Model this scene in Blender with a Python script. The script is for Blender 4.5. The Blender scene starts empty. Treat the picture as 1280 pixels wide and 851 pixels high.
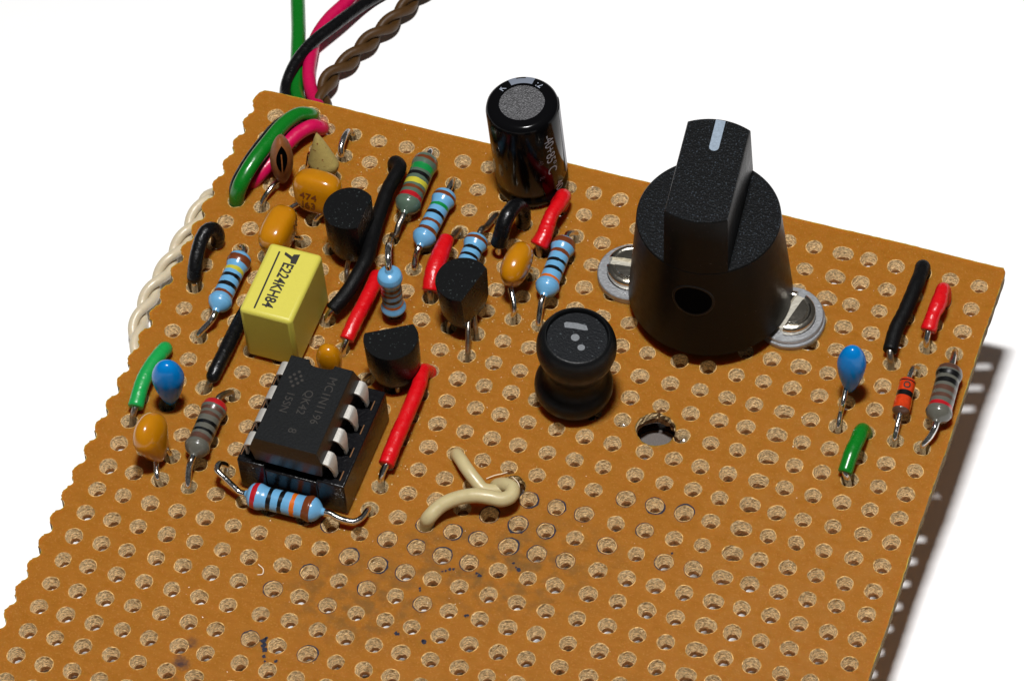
import bpy, bmesh, math, random
from mathutils import Vector, Matrix, geometry
random.seed(11)
PI=math.pi
sc=bpy.context.scene
sc.unit_settings.system='METRIC'; sc.unit_settings.scale_length=0.001   # one unit is one millimetre
col=sc.collection

# ------------------------------------------------------------------ camera
F=4909.25
R=[(0.94235193,0.32990117,-0.05601843),(0.23862103,-0.7798733,-0.57866885),(-0.23459081,0.53194253,-0.81363646)]
CAM=Vector((109.6006,-201.08162,280.39151))
cd=bpy.data.cameras.new('camera'); cam=bpy.data.objects.new('camera',cd); col.objects.link(cam)
rt=Vector(R[0]); up=-Vector(R[1]); bk=-Vector(R[2])
m=Matrix(((rt.x,up.x,bk.x,CAM.x),(rt.y,up.y,bk.y,CAM.y),(rt.z,up.z,bk.z,CAM.z),(0,0,0,1)))
cam.matrix_world=m
cd.sensor_width=36; cd.lens=F/1280*36; cd.clip_start=5; cd.clip_end=5000
cd.dof.use_dof=True; cd.dof.focus_distance=342; cd.dof.aperture_fstop=.22
sc.camera=cam
def at(u,v,z=0.0):
    """point of the photograph's pixel (u,v) at height z (mm above the board)"""
    a=(u-640)/F; b=(v-425.5)/F
    d=Vector([R[0][k]*a+R[1][k]*b+R[2][k] for k in range(3)])
    return CAM+d*((z-CAM.z)/d.z)
TS=0.112
TX=0.03
def ztab(x,y): return -14.0-TS*y-TX*(66-x)   # the board stands tilted over the table
GX=[-0.32,2.14,4.63,7.21,9.75,12.34,14.82,17.88,20.32,22.98,25.52,28.04,30.48,32.92,35.54,38.08,40.61,43.49,46.08,48.65,51.13,53.65,56.13,58.6,61.13,63.63,66.14]
GY=[-0.28,-2.86,-5.36,-7.88,-10.45,-12.97,-15.5,-18.04,-20.53,-23.0,-25.5,-28.03,-30.49,-33.09,-35.55,-38.02,-40.49,-43.02,-45.52,-48.01,-50.48,-53.02,-55.49,-57.95,-60.45]
while len(GY)<36: GY.append(GY[-1]-2.5)
def H(i,j,z=0.0): return Vector((GX[i],GY[j],z))

# ------------------------------------------------------------------ materials
def lin(r,g,b):
    f=lambda c:(c/255/12.92) if c/255<=0.04045 else ((c/255+0.055)/1.055)**2.4
    return (f(r)*.76,f(g)*.76,f(b)*.76,1)
def mat(name,c,rough=.4,metal=0,spec=.5,coat=0,bump=0,bscale=3,var=0,vscale=1.5,trans=0,sss=0,rvar=0,stretch=(1,1,1),speck=None,vr=(.25,.75)):
    mt=bpy.data.materials.new(name); mt.use_nodes=True; nt=mt.node_tree; N=nt.nodes; L=nt.links
    b=N['Principled BSDF']; b.inputs['Base Color'].default_value=c; b.inputs['Roughness'].default_value=rough
    b.inputs['Metallic'].default_value=metal; b.inputs['Specular IOR Level'].default_value=spec
    b.inputs['Coat Weight'].default_value=coat*.6; b.inputs['Coat Roughness'].default_value=.08
    b.inputs['Transmission Weight'].default_value=trans
    if sss: b.inputs['Subsurface Weight'].default_value=sss; b.inputs['Subsurface Radius'].default_value=(.6,.3,.15); b.inputs['Subsurface Scale'].default_value=1
    tc=N.new('ShaderNodeTexCoord'); mp=N.new('ShaderNodeMapping'); mp.inputs['Scale'].default_value=stretch
    L.new(tc.outputs['Object'],mp.inputs['Vector'])
    if var or rvar:
        n=N.new('ShaderNodeTexNoise'); n.inputs['Scale'].default_value=vscale; n.inputs['Detail'].default_value=5; n.inputs['Roughness'].default_value=.65
        L.new(mp.outputs[0],n.inputs['Vector'])
        if var:
            mr=N.new('ShaderNodeMapRange'); mr.inputs['From Min'].default_value=vr[0]; mr.inputs['From Max'].default_value=vr[1]
            mr.inputs['To Min'].default_value=1-var; mr.inputs['To Max'].default_value=1+var
            L.new(n.outputs['Fac'],mr.inputs['Value'])
            mx=N.new('ShaderNodeVectorMath'); mx.operation='SCALE'; mx.inputs[0].default_value=c[:3]; L.new(mr.outputs[0],mx.inputs['Scale'])
            L.new(mx.outputs[0],b.inputs['Base Color'])
            src=mx.outputs[0]
        if rvar:
            mr=N.new('ShaderNodeMapRange'); mr.inputs['From Min'].default_value=.3; mr.inputs['From Max'].default_value=.7
            mr.inputs['To Min'].default_value=max(.02,rough-rvar); mr.inputs['To Max'].default_value=min(1,rough+rvar)
            L.new(n.outputs['Fac'],mr.inputs['Value']); L.new(mr.outputs[0],b.inputs['Roughness'])
    if speck:   # (scale, threshold, colour): small pale flecks
        v=N.new('ShaderNodeTexNoise'); v.inputs['Scale'].default_value=speck[0]; v.inputs['Detail'].default_value=1
        L.new(tc.outputs['Object'],v.inputs['Vector'])
        mr=N.new('ShaderNodeMapRange'); mr.inputs['From Min'].default_value=speck[1]; mr.inputs['From Max'].default_value=speck[1]+.08
        L.new(v.outputs['Fac'],mr.inputs['Value'])
        mx=N.new('ShaderNodeMix'); mx.data_type='RGBA'; mx.inputs[6].default_value=c; mx.inputs[7].default_value=speck[2]
        if var: L.new(src,mx.inputs[6])
        L.new(mr.outputs[0],mx.inputs[0]); L.new(mx.outputs[2],b.inputs['Base Color'])
    if bump:
        n=N.new('ShaderNodeTexNoise'); n.inputs['Scale'].default_value=bscale; n.inputs['Detail'].default_value=4
        L.new(mp.outputs[0],n.inputs['Vector'])
        bp=N.new('ShaderNodeBump'); bp.inputs['Strength'].default_value=1; bp.inputs['Distance'].default_value=bump
        L.new(n.outputs['Fac'],bp.inputs['Height']); L.new(bp.outputs[0],b.inputs['Normal'])
    return mt
MT={}
MT['paper']=mat('white_paper',(.92,.92,.92,1),.85,spec=.1,bump=.03,bscale=.6)
MT['board']=mat('phenolic_board',(.302,.115,.009,1),.42,spec=.14,var=.10,vscale=1.1,stretch=(1,2.2,1),bump=.014,bscale=6,rvar=.12,sss=.8,speck=(5.5,.60,(.345,.145,.022,1)))
def stain(mt,spots):
    nt=mt.node_tree; N=nt.nodes; L=nt.links; b=N['Principled BSDF']; src=b.inputs['Base Color'].links[0].from_socket
    tc=N.new('ShaderNodeTexCoord'); nz=N.new('ShaderNodeTexNoise'); nz.inputs['Scale'].default_value=.8; nz.inputs['Detail'].default_value=6; L.new(tc.outputs['Object'],nz.inputs['Vector'])
    nr=N.new('ShaderNodeMapRange'); nr.inputs['From Min'].default_value=.42; nr.inputs['From Max'].default_value=.62; L.new(nz.outputs['Fac'],nr.inputs['Value'])
    for (x,y,sx,sy,k,c) in spots:
        v=N.new('ShaderNodeVectorMath'); v.operation='SUBTRACT'; v.inputs[1].default_value=(x-32,y+40,0); L.new(tc.outputs['Object'],v.inputs[0])
        m2=N.new('ShaderNodeVectorMath'); m2.operation='MULTIPLY'; m2.inputs[1].default_value=(1/sx,1/sy,0); L.new(v.outputs[0],m2.inputs[0])
        ln=N.new('ShaderNodeVectorMath'); ln.operation='LENGTH'; L.new(m2.outputs[0],ln.inputs[0])
        mr=N.new('ShaderNodeMapRange'); mr.interpolation_type='SMOOTHSTEP'; mr.inputs['From Min'].default_value=.25; mr.inputs['From Max'].default_value=1; mr.inputs['To Min'].default_value=k; mr.inputs['To Max'].default_value=0; L.new(ln.outputs['Value'],mr.inputs['Value'])
        mu=N.new('ShaderNodeMath'); mu.operation='MULTIPLY'; L.new(mr.outputs[0],mu.inputs[0]); L.new(nr.outputs[0],mu.inputs[1])
        mx=N.new('ShaderNodeMix'); mx.data_type='RGBA'; L.new(mu.outputs[0],mx.inputs[0]); L.new(src,mx.inputs[6]); mx.inputs[7].default_value=c; src=mx.outputs[2]
    L.new(src,b.inputs['Base Color'])
stain(MT['board'],[(34,-41,12,6,.5,(.10,.062,.02,1)),(25,-47,9,6,.5,(.10,.062,.02,1)),(13.2,-56.5,1.1,3.2,.95,(.01,.014,.03,1)),(40,-37,8,5,.35,(.11,.07,.02,1)),(16,-14,14,9,.4,(.20,.062,.002,1)),(26,-8,9,7,.35,(.34,.15,.03,1)),(60,-30,14,30,.3,(.33,.15,.03,1))])
MT['board'].node_tree.nodes['Principled BSDF'].inputs['Subsurface Radius'].default_value=(2.6,1.05,.25)
MT['bedge']=mat('board_edge',(.26,.17,.07,1),.8,spec=.2,var=.45,vscale=4,stretch=(1,1,5),bump=.1,bscale=7)
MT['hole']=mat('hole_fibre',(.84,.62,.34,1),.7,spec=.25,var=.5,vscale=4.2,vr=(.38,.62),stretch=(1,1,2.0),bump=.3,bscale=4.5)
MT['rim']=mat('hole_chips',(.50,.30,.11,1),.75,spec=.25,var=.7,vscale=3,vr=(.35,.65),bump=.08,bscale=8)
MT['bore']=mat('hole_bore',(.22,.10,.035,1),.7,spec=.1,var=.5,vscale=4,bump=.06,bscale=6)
MT['ink']=mat('blue_ink',(.007,.010,.026,1),.5,spec=.3,var=.4,vscale=5)
MT['dust']=mat('pale_dust',(.75,.62,.45,1),.6)
MT['flux']=mat('flux_residue',(.5,.3,.12,1),.05,spec=1,coat=1)
MT['lead']=mat('tinned_wire',(.72,.71,.69,1),.17,1,var=.22,vscale=2.2,bump=.035,bscale=3.2,rvar=.1)
MT['leadold']=mat('dull_wire',(.36,.33,.29,1),.32,1,var=.4,vscale=3,bump=.05,bscale=4)
MT['solder']=mat('solder_blob',(.75,.73,.7,1),.2,1,bump=.1,bscale=3)
def plastic(n,c,rough=.28,**k): return mat(n,c,rough,**k)
MT['rblue']=plastic('resistor_blue',lin(112,176,220),.24,coat=.4,var=.06,vscale=2,bump=.02,bscale=2.5)
MT['rgreen']=plastic('resistor_grey_green',lin(88,108,92),.22,coat=.5,var=.08,bump=.02)
MT['rgrey']=plastic('resistor_grey',lin(100,99,90),.22,coat=.5,var=.08,bump=.02)
for n,c in dict(brown=(118,58,26),black=(14,14,15),red=(186,24,36),orange=(222,110,22),yellow=(205,196,60),green=(16,140,66),dbrown=(92,62,50)).items():
    MT['b_'+n]=plastic('band_'+n,lin(*c),.3,coat=.4,var=.1,bump=.015)
MT['sblack']=plastic('black_sleeve',(.0035,.0035,.004,1),.3,spec=.3,bump=.07,bscale=2.2,rvar=.12)
MT['sblackm']=plastic('matt_black_sleeve',(.0028,.0028,.003,1),.5,spec=.15,bump=.05,bscale=7,rvar=.1)
MT['sred']=plastic('red_sleeve',lin(222,14,24),.3,bump=.08,bscale=2,rvar=.1,sss=.1)
MT['sgreen']=plastic('green_sleeve',lin(10,120,30),.26,bump=.03,bscale=1.5,rvar=.08)
MT['sgreenl']=plastic('bright_green_sleeve',lin(25,165,78),.3,bump=.05,bscale=2,rvar=.1)
MT['spink']=plastic('pink_sleeve',lin(214,12,84),.32,bump=.03,bscale=2,rvar=.1)
MT['scream']=plastic('cream_sleeve',lin(206,190,142),.35,bump=.02,bscale=2,rvar=.1,var=.05,sss=.1)
MT['scream2']=plastic('cream_pair_sleeve',lin(222,208,178),.35,bump=.02,rvar=.1,var=.05,sss=.1)
MT['sbrown']=plastic('brown_sleeve',lin(80,54,24),.5,spec=.25,bump=.02,rvar=.1,var=.08)
MT['orangecap']=plastic('orange_epoxy',lin(198,128,8),.2,coat=.5,sss=.06,var=.05,vscale=.8,bump=.03,bscale=1.2)
MT['bluecap']=plastic('blue_epoxy',lin(0,126,205),.2,spec=.32,coat=0,var=.04,bump=.02,bscale=1)
MT['beigecap']=plastic('beige_ceramic',lin(188,166,96),.62,spec=.25,var=.12,vscale=3,bump=.04,bscale=8,speck=(3.2,.66,lin(130,70,30)))
MT['browncap']=plastic('brown_ceramic',lin(142,84,40),.5,spec=.3,var=.15,vscale=2,bump=.06,bscale=4)
MT['yellowbox']=plastic('yellow_plastic',lin(222,212,88),.42,spec=.35,var=.03,vscale=4,bump=.02,bscale=9)
MT['print']=plastic('black_print',(.012,.010,.006,1),.6,var=.3,vscale=6)
MT['printbrown']=plastic('brown_print',lin(120,60,10),.6,var=.3,vscale=6)
MT['epoxy']=plastic('black_epoxy',(.004,.004,.004,1),.3,spec=.22,bump=.02,bscale=9,rvar=.12)
MT['epoxytop']=plastic('black_epoxy_matt',(.003,.0033,.0036,1),.55,spec=.09,bump=.03,bscale=9,speck=(4.5,.68,(.04,.05,.05,1)))
MT['ictop']=plastic('chip_matt_plastic',(.0065,.0072,.0078,1),.6,spec=.13,bump=.05,bscale=6,var=.5,vscale=7)
MT['icside']=plastic('chip_side_plastic',(.010,.009,.008,1),.28,spec=.4,bump=.02,bscale=6)
MT['icprint']=plastic('faint_chip_print',(.0145,.011,.0075,1),.6,var=.8,vscale=7)
MT['socket']=plastic('socket_plastic',(.004,.004,.005,1),.26,spec=.3,bump=.05,bscale=3)
MT['pin']=mat('tinned_pin',(.50,.48,.44,1),.5,.5,bump=.02,bscale=8,var=.08,vscale=5)
MT['bronze']=mat('contact_bronze',(.52,.26,.12,1),.35,1)
MT['can']=plastic('can_sleeve',(.003,.003,.0035,1),.14,spec=.11,coat=0,bump=.012,bscale=.8)
MT['cantop']=mat('can_aluminium',(.11,.11,.115,1),.45,.6,var=.9,vscale=6,bump=.10,bscale=8)
MT['cangrey']=plastic('sleeve_grey_print',lin(128,136,150),.35)
MT['canwhite']=plastic('sleeve_pale_print',lin(170,178,192),.35)
MT['canfaint']=plastic('sleeve_faint_print',lin(64,64,70),.4)
MT['knob']=mat('knob_gloss_plastic',(.003,.0026,.0022,1),.38,spec=.13,bump=.006,bscale=5,rvar=.06,speck=(3.6,.73,(.025,.022,.02,1)))
MT['knobgrain']=mat('knob_grained_plastic',(.0035,.004,.0045,1),.45,spec=.15,bump=.06,bscale=5.2,speck=(6.5,.62,(.03,.038,.048,1)))
MT['knobline']=plastic('knob_pale_line',lin(150,166,182),.5,var=.25,vscale=5)
MT['spool']=mat('button_plastic',(.004,.0044,.0048,1),.38,spec=.2,bump=.02,bscale=4,rvar=.1)
MT['spooltop']=mat('button_grained_plastic',(.0065,.0075,.009,1),.5,spec=.13,bump=.05,bscale=6,speck=(4.2,.68,(.05,.06,.065,1)))
MT['spoolmark']=plastic('button_pale_mark',lin(122,126,130),.5,var=.3,vscale=5)
MT['zinc']=mat('zinc_washer',(.40,.41,.425,1),.42,.8,var=.2,vscale=3,bump=.03,bscale=6)
MT['nickel']=mat('nickel_screw',(.60,.56,.48,1),.2,1,bump=.03,bscale=2.5,var=.15)
MT['slot']=mat('slot_glint_metal',(.7,.66,.56,1),.42,.8,bump=.03,bscale=4)  # paler than the screw metal, a glint put into the slot's colour
MT['glass']=mat('diode_glass',(1,.95,.9,1),.03,trans=1,spec=.5)
MT['diode']=plastic('diode_orange',lin(212,62,20),.08,coat=1.6,var=.3,vscale=2.5)
MT['dark']=mat('shade_black',(.0006,.0006,.0006,1),.8,spec=.02)  # near-black painted as shade in holes and gaps; button shaft shares it
MT['greymetal']=mat('grey_under_part',(.12,.105,.095,1),.6,.2,var=.25,vscale=3,stretch=(4,1,1),bump=.04,bscale=5)

# ------------------------------------------------------------------ helpers
class MB:
    def __init__(s): s.v=[];s.f=[];s.m=[]
    def add(s,v,f,mi=0):
        o=len(s.v); s.v+= [Vector(p) for p in v]
        s.f+=[tuple(i+o for i in q) for q in f]
        s.m+= (mi if isinstance(mi,list) else [mi]*len(f))
        return s
    def build(s,name,mats,parent=None,angle=40,bevel=0,flat=False):
        me=bpy.data.meshes.new(name)
        off=parent.matrix_world.translation if parent else Vector()
        if parent: off=Vector(parent['_o']) if '_o' in parent else Vector(parent.location)
        me.from_pydata([tuple(p-off) for p in s.v],[],s.f)
        for k in (mats if isinstance(mats,(list,tuple)) else [mats]): me.materials.append(MT[k])
        for i,p in enumerate(me.polygons): p.material_index=s.m[i]; p.use_smooth=not flat
        if not flat: me.set_sharp_from_angle(angle=math.radians(angle))
        me.update()
        o=bpy.data.objects.new(name,me); col.objects.link(o)
        if parent: o.parent=parent; PO[o.name]=off
        if bevel:
            b=o.modifiers.new('bevel','BEVEL'); b.width=bevel; b.segments=3; b.limit_method='ANGLE'; b.angle_limit=math.radians(35)
        return o
PO={}
def sub(mb,name,mats,parent,thing_loc,**k):
    """a sub-part: parent is a part (placed at its thing's origin)"""
    o=mb.build(name,mats,None,**k)
    o.data.transform(Matrix.Translation(-thing_loc)); o.parent=parent
    return o
def thing(name,label,cat,loc,group=None,kind=None):
    o=bpy.data.objects.new(name,None); col.objects.link(o); o.location=loc; o.empty_display_size=1
    o['label']=label; o['category']=cat
    if group: o['group']=group
    if kind: o['kind']=kind
    return o
def tag(o,label,cat,group=None):
    o['label']=label; o['category']=cat
    if group: o['group']=group
    return o
def spline(P,n=8):
    P=[Vector(p) for p in P]
    if len(P)<3:
        return [P[0].lerp(P[-1],i/n) for i in range(n+1)]
    Q=[P[0]*2-P[1]]+P+[P[-1]*2-P[-2]]; out=[]
    for i in range(1,len(Q)-2):
        a,b,c,d=Q[i-1],Q[i],Q[i+1],Q[i+2]
        # centripetal catmull-rom
        t0=0;t1=t0+max((b-a).length,1e-6)**.5;t2=t1+max((c-b).length,1e-6)**.5;t3=t2+max((d-c).length,1e-6)**.5
        for k in range(n):
            t=t1+(t2-t1)*k/n
            A1=a*((t1-t)/(t1-t0))+b*((t-t0)/(t1-t0));A2=b*((t2-t)/(t2-t1))+c*((t-t1)/(t2-t1));A3=c*((t3-t)/(t3-t2))+d*((t-t2)/(t3-t2))
            B1=A1*((t2-t)/(t2-t0))+A2*((t-t0)/(t2-t0));B2=A2*((t3-t)/(t3-t1))+A3*((t-t1)/(t3-t1))
            out.append(B1*((t2-t)/(t2-t1))+B2*((t-t1)/(t2-t1)))
    out.append(P[-1]); return out
def tube(P,r,seg=14,n=8,cap='round',mb=None,mi=0,wob=0,smooth=True,ends=(1,1)):
    """a tube along P; r a number or a function of 0..1; cap round / flat"""
    mb=mb or MB(); C=spline(P,n) if smooth else [Vector(p) for p in P]
    L=[0]
    for i in range(1,len(C)): L.append(L[-1]+(C[i]-C[i-1]).length)
    T=[(C[min(i+1,len(C)-1)]-C[max(i-1,0)]).normalized() for i in range(len(C))]
    rf=(lambda t:r) if not callable(r) else r
    stations=[(C[i],T[i],rf(L[i]/L[-1])*(1+wob*random.uniform(-1,1))) for i in range(len(C))]
    def capst(c,t,rr,sgn):
        o=[]
        if cap=='round':
            for a in (20,42,62,80): o.append((c+t*sgn*rr*math.sin(math.radians(a)),t,rr*math.cos(math.radians(a))))
        else: o.append((c+t*sgn*rr*.12,t,rr*.86))
        return o
    s0=capst(*stations[0],-1)[::-1] if ends[0] else []
    s1=capst(*stations[-1],1) if ends[1] else []
    S=s0+stations+s1
    x=Vector((0,0,1)).cross(S[0][1])
    if x.length<.1: x=Vector((1,0,0)).cross(S[0][1])
    x.normalize(); V=[]
    for c,t,rr in S:
        x=(x-t*x.dot(t)).normalized(); y=t.cross(x)
        for k in range(seg):
            a=2*PI*k/seg; V.append(c+(x*math.cos(a)+y*math.sin(a))*rr)
    Fc=[]
    for i in range(len(S)-1):
        for k in range(seg):
            k2=(k+1)%seg; Fc.append((i*seg+k,i*seg+k2,(i+1)*seg+k2,(i+1)*seg+k))
    Fc.append(tuple(range(seg))[::-1]); Fc.append(tuple((len(S)-1)*seg+k for k in range(seg)))
    return mb.add(V,Fc,mi)
def lathe(A,B,prof,seg=32,mb=None,mi=0,mif=None,closed=(True,True),mik=None):
    """prof: (t along A->B in mm, radius)"""
    mb=mb or MB(); A=Vector(A); d=(Vector(B)-A).normalized()
    x=Vector((0,0,1)).cross(d)
    if x.length<.05: x=Vector((1,0,0))
    x=(x-d*x.dot(d)).normalized(); y=d.cross(x); V=[]
    for (h,r) in prof:
        for k in range(seg):
            a=2*PI*k/seg; V.append(A+d*h+(x*math.cos(a)+y*math.sin(a))*r)
    Fc=[];M=[]
    for i in range(len(prof)-1):
        for k in range(seg):
            k2=(k+1)%seg; Fc.append((i*seg+k,i*seg+k2,(i+1)*seg+k2,(i+1)*seg+k)); M.append(mik(i,k) if mik else mif(i) if mif else mi)
    if closed[0]: Fc.append(tuple(range(seg))[::-1]); M.append(mik(0,0) if mik else mif(0) if mif else mi)
    if closed[1]: Fc.append(tuple((len(prof)-1)*seg+k for k in range(seg))); M.append(mik(len(prof)-2,0) if mik else mif(len(prof)-2) if mif else mi)
    return mb.add(V,Fc,M)
def prism(outline,z0,z1,mb=None,mi=0,scale_top=1,center=None,T=None):
    mb=mb or MB(); n=len(outline); c=center or (sum(p[0] for p in outline)/n,sum(p[1] for p in outline)/n)
    V=[(p[0],p[1],z0) for p in outline]+[(c[0]+(p[0]-c[0])*scale_top,c[1]+(p[1]-c[1])*scale_top,z1) for p in outline]
    if T: V=[T(Vector(v)) for v in V]
    Fc=[(i,(i+1)%n,n+(i+1)%n,n+i) for i in range(n)]+[tuple(range(n))[::-1],tuple(range(n,2*n))]
    return mb.add(V,Fc,mi)
def box(x0,x1,y0,y1,z0,z1,mb=None,mi=0,T=None):
    return prism([(x0,y0),(x1,y0),(x1,y1),(x0,y1)],z0,z1,mb,mi,T=T)
def text_mesh(s,size,width=1.0,thick=0.0,font_off=0.0):
    """2-D lettering as verts/faces, origin at its left baseline"""
    cu=bpy.data.curves.new('t','FONT'); cu.body=s; cu.size=size; cu.offset=font_off; cu.resolution_u=3
    o=bpy.data.objects.new('t',cu); col.objects.link(o)
    me=bpy.data.meshes.new_from_object(o.evaluated_get(bpy.context.evaluated_depsgraph_get()))
    bm=bmesh.new(); bm.from_mesh(me); bmesh.ops.triangulate(bm,faces=bm.faces)
    bmesh.ops.subdivide_edges(bm,edges=[e for e in bm.edges if e.calc_length()>.35],cuts=2)
    bmesh.ops.triangulate(bm,faces=bm.faces)
    v=[(p.co.x*width,p.co.y) for p in bm.verts]; f=[tuple(q.index for q in p.verts) for p in bm.faces]
    bm.free(); bpy.data.objects.remove(o); bpy.data.curves.remove(cu); bpy.data.meshes.remove(me)
    return v,f
def put_text(s,size,T,mb=None,width=1.0,font_off=0.0):
    mb=mb or MB(); v,f=text_mesh(s,size,width,font_off=font_off)
    return mb.add([T(p[0],p[1]) for p in v],f)
def plane_T(o,ux,uy,lift=.012):
    o=Vector(o);ux=Vector(ux).normalized();uy=Vector(uy).normalized(); n=ux.cross(uy)
    return lambda a,b:o+ux*a+uy*b+n*lift

# ------------------------------------------------------------------ table and light
def build_table():
    mb=MB(); x0,x1,y0,y1=-450,550,-400,900
    mb.add([(x0,y0,ztab(x0,y0)),(x1,y0,ztab(x1,y0)),(x1,y1,ztab(x1,y1)),(x0,y1,ztab(x0,y1))],[(0,1,2,3)])
    o=mb.build('table_surface','paper'); o['kind']='structure'; o['label']='plain white paper surface under the board'
build_table()
w=bpy.data.worlds.new('World'); sc.world=w; w.use_nodes=True
w.node_tree.nodes['Background'].inputs['Color'].default_value=(1,.96,.92,1); w.node_tree.nodes['Background'].inputs['Strength'].default_value=.06
ld=bpy.data.lights.new('flash','AREA'); ld.shape='RECTANGLE'; ld.size=48; ld.size_y=22; ld.energy=2.3e6; ld.color=(1,.99,.985)
lo=bpy.data.objects.new('flash',ld); col.objects.link(lo); lo.location=(50,-50,420)
lz=(Vector((50,-50,420))-Vector((34,-30,0))).normalized(); lx=(rt-lz*rt.dot(lz)).normalized(); ly=lz.cross(lx)
lo.matrix_world=Matrix(((lx.x,ly.x,lz.x,50),(lx.y,ly.y,lz.y,-50),(lx.z,ly.z,lz.z,420),(0,0,0,1)))

# ------------------------------------------------------------------ the board
XR0,YT=68.0,2.36
big=[(2.62,.78,.95),(3.75,.25,.85),(GX[17]+.22,GY[9]+.02,1.72),(33.85,-32.2,1.15),(GX[1],GY[0],.8)]
def hole_loop(cx,cy,r,n,jit):
    ph=random.random()*6.28; a1=random.uniform(0,jit); a2=random.uniform(0,jit*.6)
    return [Vector((cx+r*math.cos(2*PI*k/n)*(1+a1*math.sin(2*PI*k/n*2+ph)+a2*math.sin(2*PI*k/n*5+ph*2)+random.uniform(-jit,jit)*.5),
                    cy+r*math.sin(2*PI*k/n)*(1+a1*math.sin(2*PI*k/n*2+ph)+a2*math.sin(2*PI*k/n*5+ph*2)+random.uniform(-jit,jit)*.5))) for k in range(n)]
def build_board():
    T=thing('perfboard','brown phenolic prototyping board punched with rows of holes and broken left edge','circuit board',(32,-40,-1.5))
    loops=[];info=[]
    for i,x in enumerate(GX):
        for j,y in enumerate(GY):
            jx=random.gauss(0,.045);jy=random.gauss(0,.045); r=.79*random.uniform(.94,1.05)
            if i==21: r*=1.02
            loops.append(hole_loop(x+jx,y+jy,r,20,.045)); info.append((x+jx,y+jy,r))
            if i==21 and random.random()<.8:   # this column was punched twice
                loops.append(hole_loop(x+jx+.33,y+jy+.02,r*.9,18,.04)); info.append((x+jx+.33,y+jy+.02,r*.9))
    for (x,y,r) in big:
        loops.append(hole_loop(x,y,r,34,.03)); info.append((x,y,r))
    ybot=GY[-1]-1.2
    out=[]
    # right edge, top edge (straight saw cuts with tiny nicks)
    n=160
    for k in range(n+1):
        y=ybot+(YT-.0-ybot)*k/n; xr=68.32+( -0.36)*(y-ybot)/(YT-ybot)
        if k==n: out.append((xr-.05,YT-.35)); out.append((xr-.25,YT)); break
        out.append((xr+random.uniform(-.035,.035)+.05*math.sin(y*.31),y))
    for k in range(1,140):
        x=67.6+(-1.2-67.6)*k/140; out.append((x,YT+random.uniform(-.02,.02)+.04*math.sin(x*.35)))
    out+=[(-1.9,YT-.02),(-2.5,YT-.1),(-2.85,YT-.45),(-3.02,YT-.95),(-3.1,YT-1.3),(-3.12,YT-1.6)]
    # left edge: snapped through a column of holes
    y=YT-1.8
    notch=[(GY[j]+random.uniform(-.05,.05),random.uniform(.42,.58),random.uniform(-3.0,-2.86)) for j in range(len(GY))]
    while y>ybot+.1:
        jn=min(notch,key=lambda q:abs(q[0]-y)); d=y-jn[0]
        ph=max(0,min(1,(abs(d)-.7)/.55))
        x=-2.86-.22*math.sin(ph*PI/2)+random.uniform(-.03,.03)
        if abs(d)<jn[1]: x=max(x,jn[2]+math.sqrt(jn[1]**2-d*d)*.95)
        out.append((x,y)); y-=.11
    out.append((-2.9,ybot))
    V=[Vector(p) for p in out]; E=[(i,(i+1)%len(out)) for i in range(len(out))]
    for lp in loops:
        o=len(V); V+=lp; E+=[(o+k,o+(k+1)%len(lp)) for k in range(len(lp))]
    # coarse extra points keep the triangles well shaped
    vo,eo,fo,ov,oe,of=geometry.delaunay_2d_cdt(V,E,[],1,1e-5)
    grid={}
    for n_,(x,y,r) in enumerate(info):
        for a in range(int((x-r)//3),int((x+r)//3)+1):
            for b in range(int((y-r)//3),int((y+r)//3)+1): grid.setdefault((a,b),[]).append(n_)
    def pip(p,lp):
        ins=False;j=len(lp)-1
        for i in range(len(lp)):
            a,b=lp[i],lp[j]
            if (a.y>p.y)!=(b.y>p.y) and p.x<(b.x-a.x)*(p.y-a.y)/(b.y-a.y)+a.x: ins=not ins
            j=i
        return ins
    keep=[]
    for f in fo:
        c=sum((vo[i] for i in f),Vector((0,0)))/len(f)
        if any(pip(c,loops[n_]) for n_ in grid.get((int(c.x//3),int(c.y//3)),[])): continue
        keep.append(tuple(f))
    cnt={}
    for f in keep:
        for a,b in zip(f,f[1:]+f[:1]): cnt[(a,b)]=1
    bnd=[(a,b) for (a,b) in cnt if (b,a) not in cnt]
    def owner(p):
        best=None;bd=1e9
        for n_ in grid.get((int(p.x//3),int(p.y//3)),[])+grid.get((int((p.x+.2)//3),int(p.y//3)),[])+grid.get((int((p.x-.2)//3),int(p.y//3)),[]):
            x,y,r=info[n_]; d=abs(math.hypot(p.x-x,p.y-y)-r)
            if d<bd: bd=d;best=n_
        return best if bd<.14 else None
    own={}
    for a,b in bnd:
        for q in (a,b):
            if q not in own: own[q]=owner(vo[q])
    mb=MB(); ta=Matrix.Identity(3)
    TH=1.5
    mb.add([(p.x,p.y,0) for p in vo],keep,0)
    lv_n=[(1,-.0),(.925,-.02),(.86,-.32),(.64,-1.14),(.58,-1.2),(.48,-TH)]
    lv_b=[(1,-.0),(1,-.1),(.99,-.4),(.98,-.8),(.98,-1.1),(.98,-TH)]
    rings=[]
    for li in range(6):
        ring={}
        for q,n_ in own.items():
            p=vo[q]
            if n_ is None:
                jx=random.uniform(-.05,.05) if 0<li<5 else 0
                ring[q]=Vector((p.x+jx,p.y+jx*.5,lv_n[li][1]))
            else:
                x,y,r=info[n_]; s,z=(lv_n if r<1.0 else lv_b)[li]
                if li: s*=1+random.uniform(-.05,.05)
                if 0<li<5: z+=random.uniform(-.05,.05)*(.4 if li==1 else 1)
                ring[q]=Vector((x+(p.x-x)*s,y+(p.y-y)*s,z))
        rings.append(ring)
    idx=[{} for _ in range(6)]; VV=[];o=len(mb.v)
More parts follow.
